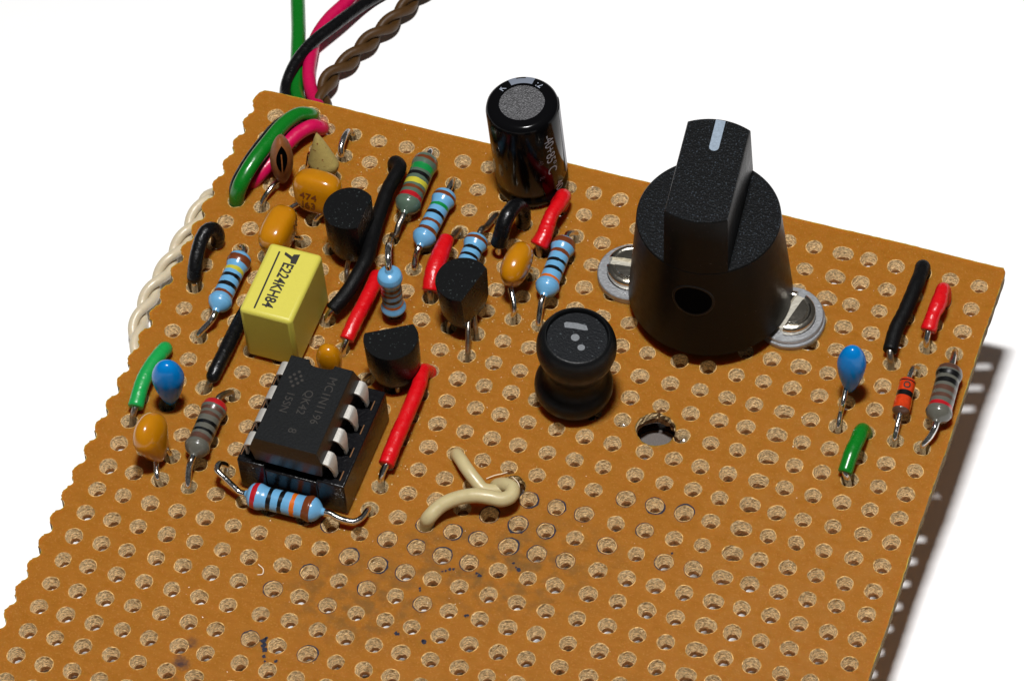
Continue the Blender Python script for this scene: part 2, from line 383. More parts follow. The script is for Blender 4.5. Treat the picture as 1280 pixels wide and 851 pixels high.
    for li in range(6):
        for q,p in rings[li].items(): idx[li][q]=len(VV); VV.append(p)
    FF=[];MM=[]
    for li in range(5):
        for a,b in bnd:
            FF.append((idx[li][b],idx[li][a],idx[li+1][a],idx[li+1][b]))
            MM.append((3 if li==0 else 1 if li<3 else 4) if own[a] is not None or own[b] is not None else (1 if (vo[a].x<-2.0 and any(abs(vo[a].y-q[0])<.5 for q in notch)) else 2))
    mb.add(VV,FF,MM)
    # underside
    low=[]
    for i,p in enumerate(vo):
        if i in rings[5]: low.append(rings[5][i])
        else: low.append(Vector((p.x,p.y,-TH)))
    mb.add(low,[f[::-1] for f in keep],0)
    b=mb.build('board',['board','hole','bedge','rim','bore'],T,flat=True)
    # worn blue ink round some of the holes, and blots
    ik=MB()
    def ringmark(i,j,wd,a0=0,a1=6.3):
        x,y,r=info[[k for k,q in enumerate(info) if abs(q[0]-GX[i])<.4 and abs(q[1]-GY[j])<.4][0]]
        lp=loops[[k for k,q in enumerate(info) if q[0]==x and q[1]==y][0]]
        n=len(lp); VV=[];FF=[]
        for k in range(n):
            a=2*PI*k/n; ww=wd*(.35+.65*max(0,math.sin(a*1.0+wd*40)))*random.uniform(.5,1.1)
            p=lp[k]; d=Vector((p.x-x,p.y-y)).normalized()
            VV+=[(p.x+d.x*.004,p.y+d.y*.004,.006),(p.x+d.x*(ww+.01),p.y+d.y*(ww+.01),.006)]
        for k in range(n):
            k2=(k+1)%n
            if a0<=2*PI*k/n<=a1: FF.append((2*k,2*k+1,2*k2+1,2*k2))
        ik.add(VV,FF)
    for (i,j,wd) in [(14,13,.10),(18,12,.11),(19,12,.08),(17,12,.05),(15,13,.09),(16,13,.05),(14,14,.12),(15,14,.10),(17,14,.05),(18,13,.06),(13,14,.08),(19,14,.05),(14,15,.09),(12,15,.10),(11,16,.07),(13,15,.06),(12,16,.08),(15,15,.06),(10,17,.10),(9,17,.09),(10,18,.06),(12,18,.05),(8,16,.05),(11,15,.05),(7,19,.06),(8,18,.07),(7,21,.07),(9,21,.09),(13,16,.05),(16,15,.05),(20,14,.04),(9,19,.04),(10,16,.05),(11,17,.05)]:
        ringmark(i,j,wd*2.0)
    def blot(u,v,r):
        r*=1.35; c=at(u,v,0); n=9
        if min(math.hypot(c.x-x,c.y-y)-q for x,y,q in info)<r*.9: return
        ik.add([(c.x+r*math.cos(2*PI*k/n)*random.uniform(.5,1.3),c.y+r*math.sin(2*PI*k/n)*random.uniform(.5,1.3),.007) for k in range(n)],[tuple(range(n))])
    for (u,v,r) in [(677,685,.16),(678,688,.1),(599,719,.17),(596,716,.1),(562,711,.12),(557,713,.09),(553,714,.08),(567,711,.1),(642,704,.11),(648,712,.16),(652,715,.1),(645,709,.08),(525,735,.1),(525,738,.08),(582,769,.13),(585,769,.1),(495,791,.17),(498,792,.1),(530,802,.17),(528,800,.1),(749,684,.1),(840,691,.1),(330,800,.26),(330,806,.22),(331,812,.2),(330,820,.14),(331,826,.1),(345,826,.12),(333,797,.14)]:
        blot(u,v,r)
    o=ik.build('ink_stain','ink',T,flat=True); o['kind']='stuff'
    # a loose curled fibre by the enlarged hole and a few clinging to the surface
    for P_ in ([at(608,598,.15),at(618,594,.3),at(627,592,.25),at(634,590,.1)],[at(641,596,.1),at(648,604,.25),at(649,616,.2),at(643,627,.15),at(630,633,.05)],[at(323,705,.05),at(329,711,.12),at(328,717,.1),at(322,718,.05)]):
        tube(P_,.045,6,6,'flat').build('loose_fibre','dust',T)
    # dust, chips and flux specks
    du=MB()
    def fleck(p,r,squash=.5):
        V_=[p+Vector((random.uniform(-1,1),random.uniform(-1,1),random.uniform(-.1,1)*squash))*r for _ in range(5)]
        du.add(V_,[(0,1,2),(0,2,3),(0,3,1),(1,2,4),(2,3,4),(3,1,4)])
    for k in range(330):
        u=random.choice([random.uniform(0,68),random.gauss(22,10),random.gauss(25,4)]); v=random.choice([random.uniform(-62,1),random.gauss(-12,8)])
        if -2<u<67.5 and v<1.8: fleck(Vector((u,v,0.005)),random.choice([.04,.05,.06,.09]))
    o=du.build('dust','dust',T,flat=True); o['kind']='stuff'
    fx=MB()
    for k in range(420):
        i,j=random.choice([(6,6),(8,6),(9,8),(10,6),(11,6),(11,4),(12,6),(9,6),(10,8),(8,9),(9,11),(9,13),(7,8),(4,1),(8,7),(6,9),(11,2),(9,12),(5,8),(10,5)])
        p=H(i,j)+Vector((random.gauss(0,.75),random.gauss(0,.75),0)); r=random.uniform(.035,.10)
        if min(math.hypot(p.x-x,p.y-y)-rr for x,y,rr in info if abs(x-p.x)<2 and abs(y-p.y)<2)<r+.02: continue
        lathe(p,p+Vector((0,0,1)),[(-.01,r),(r*.3,r*.85),(r*.55,r*.45)],8,fx)
    o=fx.build('flux_residue','flux',T); o['kind']='stuff'
build_board()

# ------------------------------------------------------------------ resistors and the diode
JOINTS=set()
def joint(T,p):
    k=(round(p.x),round(p.y))
    if p.z>-1.2 or k in JOINTS: return
    JOINTS.add(k)
    lathe((p.x,p.y,-2.7),(p.x,p.y,0),[(0,.15),(.25,.45),(.7,.85),(1.1,1.05),(1.17,1.05),(1.2,.3)],18).build('solder_joint','solder',T)
def lead_part(T,P,r=.29,m='lead',name='lead',n=7):
    joint(T,Vector(P[-1]))
    return tube(P,r,12,n,'flat').build(name,m,T)
def res_profile(L,rb,rm,n=90,tip=.28):
    pr=[]
    for k in range(n+1):
        t=k/n; s=min(t,1-t); w=1 if t<.5 else 1.5     # the near end tapers longer, as the lacquer ran
        a,b_,c_=.025*w,.105*w,.17
        if s<a: rr=tip+.10*s/a
        elif s<b_: q=(s-a)/(b_-a); rr=tip+.10+(rb*.93-tip-.10)*math.sin(q*PI/2)**.85
        elif s<c_: q=(s-b_)/max(1e-6,c_-b_); rr=rb*(.93+.07*math.sin(q*PI/2))
        elif s<.28: q=(s-c_)/(.28-c_); rr=rb+(rm-rb)*(3*q*q-2*q**3)
        else: rr=rm
        pr.append((t*L,rr))
    return pr
def resistor(label,body,bands,A,B,lA,lB,rb=1.1,rm=.9,group='banded axial resistors',leadA='lead',leadB='lead',rl=.29):
    """body from A to B (mm); lA, lB: lead paths from the body's ends down into the holes"""
    A=Vector(A);B=Vector(B); T=thing('resistor',label,'resistor',(A+B)/2-Vector((0,0,1.2)),group)
    L=(B-A).length; names=[body]+sorted({b[1] for b in bands}); 
    wv=[(random.uniform(0,6.3),random.uniform(.002,.007),random.uniform(0,6.3)) for _ in bands]
    def mi(i,k):
        t=(i+.5)/170; a=2*PI*k/56
        for (c,n,wd),(p1,am,p2) in zip(bands,wv):
            c2=c+am*math.sin(a+p1); w2=wd/2+.003*math.sin(3*a+p2)
            if abs(t-c2)<w2: return names.index(n)
        return 0
    pr=res_profile(L,rb,rm,170)
    lathe(A,B,pr,56,mik=mi).build('body',[body if x==body else 'b_'+x for x in names],T,angle=75)
    d=(B-A).normalized()
    if lA: lead_part(T,[A+d*.25]+lA,rl,leadA)
    if lB: lead_part(T,[B-d*.25]+lB,rl,leadB)
    return T
def down(i,j,z=.5,dx=0,dy=0): return [H(i,j,z)+Vector((dx,dy,0)),H(i,j,-.4)+Vector((dx*.5,dy*.5,0)),H(i,j,-1.9)]
Bn='brown';Bk='black';Rd='red';Og='orange';Yl='yellow';Gn='green'
A_=at(304,316,1.35);B_=at(269,390,1.6)
resistor('light blue resistor with a thin yellow band, standing between black loop jumper and yellow box','rblue',[(.17,Bn,.10),(.34,Yl,.06),(.46,Bk,.055),(.60,Bk,.06),(.735,Bn,.05)],A_,B_,[A_+(A_-B_).normalized()*.3]+down(1,6),[B_+(B_-A_).normalized()*.5+Vector((0,0,-.1)),at(262,403,1.1)]+down(1,10,.3))
A_=at(560.5,238,1.3);B_=at(524,309,1.5)
resistor('light blue resistor with brown, green and black bands beside grey green one','rblue',[(.16,Bn,.055),(.335,Gn,.05),(.475,Bk,.055),(.615,Bn,.05),(.755,Bn,.075)],A_,B_,[A_+(A_-B_).normalized()*.4]+down(7,1,.4),[B_+(B_-A_).normalized()*.3,at(519.5,322,.9)]+down(7,5,.3))
A_=at(536,194,1.5);B_=at(504.5,268,1.7)
resistor('grey green resistor with green, black, yellow and red bands at the long black sleeve','rgreen',[(.15,Bn,.05),(.29,Gn,.09),(.41,Bk,.06),(.53,Yl,.08),(.64,Bn,.045),(.755,Rd,.075)],A_,B_,[A_+(A_-B_).normalized()*.3]+down(6,0,.4),[B_+(B_-A_).normalized()*.4,at(498.5,281,1.5),at(495,293,.9)]+down(6,4,.2,-.1,.25),rb=1.2,rm=1.08,leadB='leadold')
# upright one
A_=Vector((18.0,-18.3,6.8));B_=Vector((18.0,-18.4,.45))
resistor('upright light blue resistor standing on end with a bent over top lead','rblue',[(.33,Bn,.05),(.44,Bn,.05),(.58,Bk,.06),(.70,Og,.05),(.90,Bn,.05)],A_,B_,[A_+Vector((0,.0,.75)),A_+Vector((-.15,.5,1.25)),A_+Vector((-.55,1.6,1.1)),Vector((15.6,-12.6,2.2))]+[H(6,4,.6)+Vector((.1,-.5,0)),H(6,4,-1.6)],[Vector((18,-18.3,.2)),Vector((17.95,-18.2,-1.6))],rb=1.12,rm=.93)
A_=at(599,294,1.35);B_=at(571,358,1.5)
resistor('light blue resistor half hidden behind the transistor in the middle','rblue',[(.16,Bn,.06),(.33,Bk,.055),(.47,Bk,.05),(.6,Bn,.05),(.74,Bn,.05)],A_,B_,[A_+(A_-B_).normalized()*.7,at(607,284,.9)]+down(9,2,.3),[B_+(B_-A_).normalized()*.4]+down(9,6,.3),leadA='leadold')
A_=at(708.5,297,1.35);B_=at(679,371,1.6)
resistor('light blue resistor with an orange band at its near end, beside a red sleeved wire','rblue',[(.13,Bn,.10),(.31,Bn,.055),(.455,Bk,.05),(.60,Bk,.05),(.745,Og,.05)],A_,B_,[A_+(A_-B_).normalized()*.4]+down(12,2,.4),[B_+(B_-A_).normalized()*.4,at(675.5,385,1.2)]+down(12,6,.3))
A_=at(272.5,500,1.35);B_=at(241,571,1.6)
resistor('grey resistor with red band at its far end beside the chip socket','rgrey',[(.13,Rd,.09),(.235,'dbrown',.05),(.335,'dbrown',.05),(.48,Bk,.06),(.61,Bk,.045),(.73,'dbrown',.09)],A_,B_,[A_+(A_-B_).normalized()*.3]+down(3,12,.4),[B_+(B_-A_).normalized()*.4,at(236.5,585,1.2)]+down(3,16,.3),rb=1.15,rm=1.0,leadA='leadold')
A_=at(306.5,616.5,1.25);B_=at(406,640,1.35)
resistor('light blue resistor lying crosswise in front of the chip socket','rblue',[(.135,Rd,.065),(.325,Bk,.055),(.475,Bk,.055),(.625,Og,.055),(.80,Bn,.10)],A_,B_,[A_+(A_-B_).normalized()*.5,at(292,608,1.5),at(281,597,2.0),at(271.5,587,2.3),at(275,579,2.1),at(283,581,1.4)]+down(4,15,.3),[B_+(B_-A_).normalized()*.5,at(424,647.5,1.2),at(442,651.5,1.1),at(452,647,1.0),at(459,638,.7)]+down(9,15,.1),rb=1.17,rm=1.0,rl=.27)
A_=at(1189.5,456.5,1.4);B_=at(1170,529,1.5)
resistor('grey resistor with red near band at the right edge of the board','rgrey',[(.11,'dbrown',.10),(.225,Bk,.07),(.36,Bk,.08),(.49,'dbrown',.08),(.61,'dbrown',.06),(.75,Rd,.065)],A_,B_,[A_+(A_-B_).normalized()*.3]+down(26,3,.4),[B_+(B_-A_).normalized()*.4,at(1163,545,1.0)]+down(26,7,.3),rb=1.17,rm=1.05)

def diode():
    A_=at(1135.5,474,1.2);B_=at(1125,517.5,1.2); L=(B_-A_).length; d=(B_-A_).normalized()
    T=thing('glass_diode','small orange glass diode with black band between a blue capacitor and grey resistor','diode',(A_+B_)/2-Vector((0,0,1)))
    cl=lambda t:1 if (.41<t<.57 or t<.05 or .12<t<.145) else 2 if t>.90 else 0  # middle band is real; dark ends paint the clear glass's reflections
    pr=[]
    for k in range(61):
        t=k/60; e=min(t,1-t); rr=.73*min(1,.45+.55*math.sin(min(1,e/.09)*PI/2))+(.05 if t>.5 else 0)*math.sin((t-.5)*2*PI)
        if .12<t<.15: rr-=.02
        pr.append((t*L,rr))
    lathe(A_,B_,pr,32,mif=lambda i:cl((i+.5)/60)).build('glass_body',['diode','b_black','b_dbrown'],T,angle=60)
    # printed ring mark
    n=(CAM-A_); n=(n-d*n.dot(d)).normalized(); c=A_+d*.28*L+n*.70; x=d.cross(n).normalized(); mb=MB(); V=[];F_=[]
    for k in range(20):
        a=2*PI*k/20
        for rr in (.2,.32):
            q=x*math.cos(a)*rr+d*math.sin(a)*rr*1.1; off=c+q; dd=off-A_; ax=A_+d*dd.dot(d); V.append(ax+(off-ax).normalized()*.75)
    for k in range(20): k2=(k+1)%20; F_.append((2*k,2*k+1,2*k2+1,2*k2))
    mb.add(V,F_).build('ring_mark','print',T)
    lead_part(T,[A_+d*.1,at(1139.5,464,1.1),at(1142,459.5,.8)]+down(25,4,.2,-.1),.24)
    lead_part(T,[B_-d*.1,at(1121.5,532,.9)]+down(25,7,.3),.24)
diode()

# ------------------------------------------------------------------ sleeved jumper wires
def jumper(name,label,sleeve,P,r,bareA=None,bareB=None,group='insulated jumper wires',cap='round',wob=.03,rl=.29,leadm='lead'):
    P=[Vector(p) for p in P]
    c=sum(P,Vector())/len(P); T=thing(name,label,'jumper wire',(c.x,c.y,0),group)
    tube(P,r,18,8,cap,wob=wob).build('insulation',sleeve,T,angle=60)
    if bareA: joint(T,Vector(bareA[-1])); tube([P[0]+(P[1]-P[0])*.3,P[0]]+bareA,rl,10,6,'flat').build('bare_end',leadm,T)
    if bareB: joint(T,Vector(bareB[-1])); tube([P[-1]+(P[-2]-P[-1])*.3,P[-1]]+bareB,rl,10,6,'flat').build('bare_end',leadm,T)
    return T
jumper('jumper_wire','long matt black sleeved wire bending past the transistor, bare at the near end','sblackm',
   [H(5,1,-.2)+Vector((0,-.1,0)),H(5,1,.9),at(499.5,209,1.6),at(485,237,2.0),at(472,273,2.2),at(464,300,2.4),at(458.5,322,2.7),at(446,346,2.6),at(432,368,2.2),at(415.5,387,1.7)],.66,
   None,[at(410.5,394,1.3),at(408.5,400,.5),H(5,8,-1.6)],cap='flat')
jumper('jumper_wire','red sleeved wire running down beside the yellow box capacitor','sred',
   [H(6,6,-.2),at(470.5,346,1.3),at(466,358,1.8),at(455,380,1.9),at(443,403,1.8),at(433.5,424,1.4)],.66,None,[at(430,433,1.0),at(428.5,440,.4),H(6,9,-1.6)],cap='flat')
jumper('jumper_wire','long red sleeved wire alongside the chip socket','sred',
   [H(9,9,-.2),at(528.5,464,1.0),at(524,481,1.5),at(507,522,1.6),at(494,552,1.6),at(483,580,1.4)],lambda t:.66+.04*t,None,[at(478.5,590,1.0),at(476,600,.3),H(9,14,-1.6)],cap='flat')
jumper('jumper_wire','short fat red sleeved wire between two blue resistors','sred',
   [at(558.5,299,1.6),at(551,317,1.9),at(542.5,340,1.8),at(538,363,1.2)],lambda t:.68+.1*math.sin(t*3.1)+.08*t,[at(566,296,1.1),H(8,3,.2),H(8,3,-1.6)],[at(538.5,370,.6),H(8,6,-1.6)],cap='flat',leadm='leadold')
jumper('jumper_wire','red sleeved wire in front of the tall black capacitor','sred',
   [H(11,1,.5),at(704,246,1.6),at(700,254,2.1),at(689.5,269,2.3),at(684.5,282,2.1),at(680,295,1.9),at(674,307,1.5)],lambda t:.65+.2*(2*t-1)**2,None,[at(674,314,.8),H(11,3,-1.6)],cap='flat',leadm='leadold')
jumper('jumper_wire','black loop of wire at the foot of the tall black capacitor','sblack',
   [at(623.5,305,1.6),at(627,291,2.8),at(631,277,3.6),at(638,264,3.9),at(646,257,3.6),at(652,260,2.8),at(654.5,270,1.6),at(653.5,280,.4)],lambda t:.74-.08*t,[at(622.5,311,1.0),at(624,318,0),at(624.5,322,-1.5)],None,cap='flat')
jumper('jumper_wire','black wire loop near the broken left edge','sblack',
   [at(243,346,.9),at(244,333,1.7),at(247,316,2.4),at(252,299,3.0),at(258,289,3.2),at(266,286,2.8),at(272,292,1.8),at(272,303,.5)],lambda t:.66-.04*t,[at(243,353,.4),H(0,8,-.6),H(0,8,-1.6)],None,cap='round')
jumper('jumper_wire','bright green sleeved wire lying beside the left blue capacitor','sgreenl',
   [H(0,11,-.2),at(206.5,436,.9),at(200,443,1.3),at(188,459,1.5),at(178,479,1.4),at(169.5,508,1.0)],lambda t:.66+.04*t,None,[at(167.5,514,.7),at(166,520,.2),H(0,14,-1.6)],cap='flat',leadm='leadold')
jumper('jumper_wire','black sleeved wire disappearing beneath the yellow box capacitor','sblack',
   [at(310,384,1.0),at(298.5,404,1.1),at(290,421,1.2),at(281,440,1.2),at(272,458,1.1),at(266.5,470,.9)],.64,None,[at(261,480,.3),H(2,12,-1.2)],cap='round',leadm='leadold')
jumper('jumper_wire','long black sleeved wire near the far right corner','sblackm',
   [H(24,0,-.2),at(1153.5,334,.9),at(1150,345,1.3),at(1143,362,1.5),at(1130.5,391,1.5),at(1120,412,1.4),at(1112.5,438,1.2)],.66,None,[at(1113,447,.8),H(24,4,.1),H(24,4,-1.6)],cap='flat',leadm='leadold')
jumper('jumper_wire','short red sleeved wire near the right corner beside a black one','sred',
   [H(25,1,-.1),at(1179,362,1.5),at(1173.5,379,1.9),at(1166.5,394,1.8),at(1160.5,413,1.4)],lambda t:.68+.05*math.sin(t*14),None,[at(1158.5,423,1.0),at(1158,433,.2),H(25,3,-1.6)],cap='flat')
jumper('jumper_wire','short dark green sleeved wire below the right blue capacitor','sgreen',
   [H(24,7,-.2)+Vector((-.1,0,0)),at(1077.5,538,.9),at(1072,550,1.3),at(1064,567,1.3),at(1056.5,590,.8)],.66,None,[at(1058.5,596,.4),H(24,9,-1.6)],cap='flat')
tag(tube([H(3,0,-1.4),H(3,0,-.1),H(3,0,.5)+Vector((-.3,-.1,0)),at(429.5,174,1.35),at(426.5,184,1.2),at(426.5,193,.7),H(3,1,-.1)+Vector((0,.2,0)),H(3,1,-1.4)],.3,12,7).build('bare_jumper','lead'),'bare silver wire link bridging two holes behind the beige capacitor','wire link')
lst=[('solder_pin',H(16,9),'shiny solder pin end in the hole touching the big drilled hole, knob side'),('solder_pin',H(18,9),'shiny pin tip in the hole right of the big drilled hole')]
for n_,p,lb in lst:
    o=lathe(p+Vector((.1,.2,-1.6)),p+Vector((.1,.2,0)),[(0,.32),(.5,.34),(.7,.30),(.82,.2),(.88,.08)],14).build(n_,'solder'); tag(o,lb,'pin','pins beside the big hole')

# thick hook-up wires that go round the back edge
def hook(name,label,m,P,r,cat='wire',group=None,ends=(1,1),seg=18):
    o=tube(P,r,seg,9,'round',ends=ends).build(name,m); return tag(o,label,cat,group)
def tb(u,v,h=.7):
    """a point of the table top at that pixel, h above it"""
    a=(u-640)/F; b=(v-425.5)/F
    d=Vector([R[0][k]*a+R[1][k]*b+R[2][k] for k in range(3)])
    t=(-14-66*TX+h-TS*CAM.y+TX*CAM.x-CAM.z)/(d.z+TS*d.y-TX*d.x)
    return CAM+d*t
hook('hookup_wire','dark green insulated wire arching over the corner of the board','sgreen',
   [tb(373,-60),tb(372,-10),tb(373,40),tb(371.5,85),tb(371,118,.9),Vector((1.5,5.5,-11)),Vector((2.3,1.8,-5)),Vector((2.5,.9,-1.2)),at(388,144.5,1.0),at(373,144,2.1),at(355.5,155,2.7),at(334,180,2.9),at(314.5,206,2.7),at(301.5,229,1.9),at(296.5,244,.7),H(0,4,-.9),H(0,4,-2)],.71,group='wires from the back of the board')
hook('hookup_wire','pink insulated wire under the green one at the corner','spink',
   [tb(455,-25),tb(436,0),tb(411,24),tb(396,46),tb(388.5,72,1.2),tb(386,94,1.2),tb(391,120,1.0),Vector((3.2,6,-11)),Vector((3.6,2.0,-5)),Vector((3.6,.5,-1.2)),at(402,161,.5),at(390.5,158,1.5),at(373,167,1.7),at(355,184,1.6),at(338,203,1.3),at(321,222,.6),at(312,234,-.6),at(309,238,-1.6)],.66,group='wires from the back of the board')
hook('hookup_wire','black insulated wire crossing over the pink and green behind the board','sblack',
   [tb(500,-20,.7),tb(462,1,.8),tb(422,29,1.7),tb(386,58,1.9),tb(366,86,1.5),tb(357,117,1.0),Vector((-1.5,8,-12)),Vector((1.0,3,-6)),Vector((2.1,.9,-1.0)),at(379,142,.9),at(350,156,1.5),at(328,180,1.7),at(308,208,1.5),at(295.5,233,.9),Vector((-.5,-10.1,-.5)),Vector((-.5,-10.2,-1.7))],.62,group='wires from the back of the board')
def twisted(name,label,m,P,r,pitch,cat,group=None,ph=0):
    C=spline(P,14); L=[0]
    for i in range(1,len(C)): L.append(L[-1]+(C[i]-C[i-1]).length)
    T=thing(name,label,cat,C[len(C)//2],group)
    for s in (0,1):
        Q=[]; x=Vector((0,0,1))
        for i,c in enumerate(C):
            t=(C[min(i+1,len(C)-1)]-C[max(i-1,0)]).normalized(); xx=(x-t*x.dot(t)).normalized(); y=t.cross(xx)
            a=2*PI*L[i]/pitch+ph+s*PI; Q.append(c+(xx*math.cos(a)+y*math.sin(a))*r*1.0)
        tube(Q,r,14,1,'round',smooth=False).build('wire_strand',m,T)
twisted('twisted_wire_pair','brown twisted pair of wires leading away behind the board','sbrown',[tb(560,-40,1.3),tb(516,0,1.3),tb(490,27,1.3),tb(463,50,1.3),tb(437,75,1.3),tb(413,97,1.3),tb(405,118,1.3),tb(402,150,1.3)],.48,6.4,'twisted wires',ph=.9)
twisted('twisted_wire_pair','cream twisted pair of wires curving out under the left edge','scream2',[Vector((1.5,-10,-7.5)),tb(262,246,4.2),tb(238,285,3.6),tb(214,325,3.0),tb(191,362,2.3),tb(176,395,1.9),tb(171,424,1.7),tb(180,446,1.7),tb(205,470,1.7)],.47,6.4,'twisted wires',ph=2.2)
# the two cream wires that meet in the enlarged hole
hook('cream_wire','short cream wire from the far small hole ducking under the other cream one','scream',
   [H(11,12,-1.4)+Vector((.1,.1,0)),H(11,12,-.1)+Vector((.1,0,0)),at(575,573,.9),at(585,588,1.2),at(595,601,1.0),at(604,611,.75),at(616,613,.8),at(629,611,.9),at(640,613,.3),at(643,617,-1.0),at(643,618,-2)],.58,'wire',)
hook('cream_wire','curved cream wire lying on top and looping into the enlarged hole','scream',
   [H(11,15,-1.5)+Vector((.0,.3,0)),H(11,15,-.1)+Vector((.05,.25,0)),at(536,647,.9),at(551,632,1.5),at(570,623,1.9),at(592,619,2.2),at(612,621,2.2),at(627,624,2.0),at(638,620,1.9),at(640.5,611,1.8),at(632,606,1.4),at(622,607,.5),at(622,612,-1.0)],.64,'wire')

# ------------------------------------------------------------------ moulded capacitors
def blob(C,ax,ay,az,half,p=2.6,nu=40,nv=28,taper=0,top=0):
    """super-ellipsoid; half = half sizes along ax, ay, az; taper narrows the bottom"""
    ax,ay,az=[Vector(a).normalized() for a in (ax,ay,az)]; V=[];F_=[]
    sp=lambda c,e:math.copysign(abs(c)**e,c); e=2/p
    for i in range(nv+1):
        ph=-PI/2+PI*i/nv; cz=sp(math.sin(ph),e); cr=sp(math.cos(ph),e)
        k=1-taper*max(0,.35-cz)/1.35
        for j in range(nu):
            th=2*PI*j/nu; x=sp(math.cos(th),e)*cr*k; y=sp(math.sin(th),e)*cr*(k*.6+.4)
            V.append(Vector(C)+ax*x*half[0]+ay*y*half[1]+az*cz*half[2])
    for i in range(nv):
        for j in range(nu): j2=(j+1)%nu; F_.append((i*nu+j,i*nu+j2,(i+1)*nu+j2,(i+1)*nu+j))
    return MB().add(V,F_)
def cap(label,m,C,ax,half,leads,az=(0,0,1),p=2.6,taper=.3,top=0,name='capacitor',group=None,stem=None):
    C=Vector(C); az=Vector(az).normalized(); ax=Vector(ax); ax=(ax-az*ax.dot(az)).normalized(); ay=az.cross(ax)
    T=thing(name,label,'capacitor',(C.x,C.y,0),group)
    b=blob(C,ax,ay,az,half,p,taper=taper,top=top).build('body',m,T,angle=180)
    for P in leads: lead_part(T,P,.25)
    return T,b,ax,ay,az
g='orange dipped capacitors'
C=at(396.5,240,2.9)
T,b,ax,ay,az=cap('orange capacitor with brown printed figures in front of the beige one','orangecap',C,(1,-.02,0),(2.25,1.3,2.0),[[C+Vector((-1.2,0,-1.6)),H(2,4,.2),H(2,4,-1.5)],[C+Vector((1.2,0,-1.6)),H(3,4,.2)+Vector((.3,0,0)),H(3,4,-1.5)]],p=3.1,taper=.18,az=(0,.34,1),group=g)
def on_front(C,ax,az,half,off,p,taper):
    """wraps 2-D lettering on the face that looks along ay"""
    ay=az.cross(ax)
    def f(a,b):
        x=(a+off[0])/half[0]; z=(b+off[1])/half[2]; k=1-taper*max(0,.35-z)/1.35
        q=max(0,1-min(1,abs(z))**p)**(1/p); xx=min(.999,abs(x)/(k*max(q,.05)))
        y=(max(0,1-xx**p))**(1/p)*q*(k*.6+.4)
        return Vector(C)+ax*(a+off[0])-ay*(y*half[1]+.03)+az*(b+off[1])
    return f
mb=put_text('474',.98,on_front(C,ax,az,(2.25,1.3,2.0),(-1.2,-.15),3.1,.18),width=1.15,font_off=.01); put_text('J63',.98,on_front(C,ax,az,(2.25,1.3,2.0),(-1.0,-1.1),3.1,.18),mb,width=1.15,font_off=.01); mb.build('printed_figures','printbrown',T)
C=at(348,291,2.7)
T,b,ax,ay,az=cap('orange capacitor with printed figures behind the yellow box','orangecap',C,(.02,1,0),(2.4,1.4,2.05),[[C+Vector((.5,.9,-1.5)),H(3,5,.2)+Vector((-.2,0,0)),H(3,5,-1.5)],[C+Vector((0,-1.2,-1.5)),H(2,6,.2),H(2,6,-1.5)]],p=2.9,taper=.22,group=g)
ax2=Vector((.02,-1,0)).normalized(); 
def side(C,half,off):
    def f(a,b):
        y=(a+off[0]);z=(b+off[1]); zz=min(.98,abs(z)/half[2]);yy=min(.98,abs(y)/half[0]); k=1-.22*max(0,.35-z/half[2])/1.35
        q=(1-zz**2.9)**(1/2.9); x=(max(0,1-min(.99,yy/(k*q+.01))**2.9))**(1/2.9)*q*(k*.6+.4)
        return Vector(C)+Vector((x*half[1]+.03,-y,z))
    return f
mb=put_text('104',.8,side(C,(2.4,1.45,2.1),(-1.6,.55)),width=1.1,font_off=.01); put_text('K5R',.8,side(C,(2.4,1.45,2.1),(-1.5,-.3)),mb,width=1.1,font_off=.01); mb.build('printed_figures','printbrown',T)
C=at(645.5,333,3.3)
cap('orange capacitor with bare lead, between black loop and blue resistor','orangecap',C,(.05,1,.0),(2.3,1.28,2.0),[[C+Vector((-.1,-1.5,-1.3)),at(643,385,1.2),H(11,6,.1),H(11,6,-1.5)],[C+Vector((0,1.2,-1.5)),H(11,4,.1),H(11,4,-1.5)]],p=2.3,taper=.35,az=(.12,.06,1),group=g)
C=at(191,550,2.9)
cap('leaning orange capacitor at the broken left edge','orangecap',C,(.05,1,.05),(2.1,1.25,2.6),[[C+Vector((.25,-.6,-2.2)),H(2,16,.3)+Vector((-.3,0,0)),H(2,16,-1.5)],[C+Vector((.75,.6,-1.9)),H(2,15,.3)+Vector((-.1,0,0)),H(2,15,-1.5)]],p=2.3,taper=.6,az=(-.20,.10,1),group=g)
C=at(412,452,2.3)
cap('small orange capacitor peeping out behind the chip','orangecap',C,(1,.1,0),(1.15,1.0,2.25),[[C+Vector((0,0,-1.6)),Vector((C.x,C.y,-1.4))]],p=2.3,taper=.2,group=g)
g='blue dipped capacitors'
C=at(211,479,3.35)
cap('blue capacitor beside the bright green wire at the left edge','bluecap',C,(.95,.3,0),(1.5,1.25,3.15),[[C+Vector((0,-.1,-2.4)),H(1,13,.1)+Vector((.2,0,0)),H(1,13,-1.5)],[C+Vector((.3,.4,-2.2)),Vector((3,-31.6,-1.4))]],p=2.1,taper=.5,az=(.06,0,1),group=g)
C=at(1064,462,4.0)
cap('blue capacitor standing on bare leads in the right part of the board','bluecap',C,(.97,.2,0),(1.34,1.2,3.1),[[C+Vector((-.25,-.6,-2.0)),at(1054,502,1.7),at(1051,514,.8),H(23,7,.0),H(23,7,-1.5)],[C+Vector((.3,.9,-1.8)),H(23,5,.3),H(23,5,-1.5)]],p=2.05,taper=.5,az=(.02,.05,1),group=g)
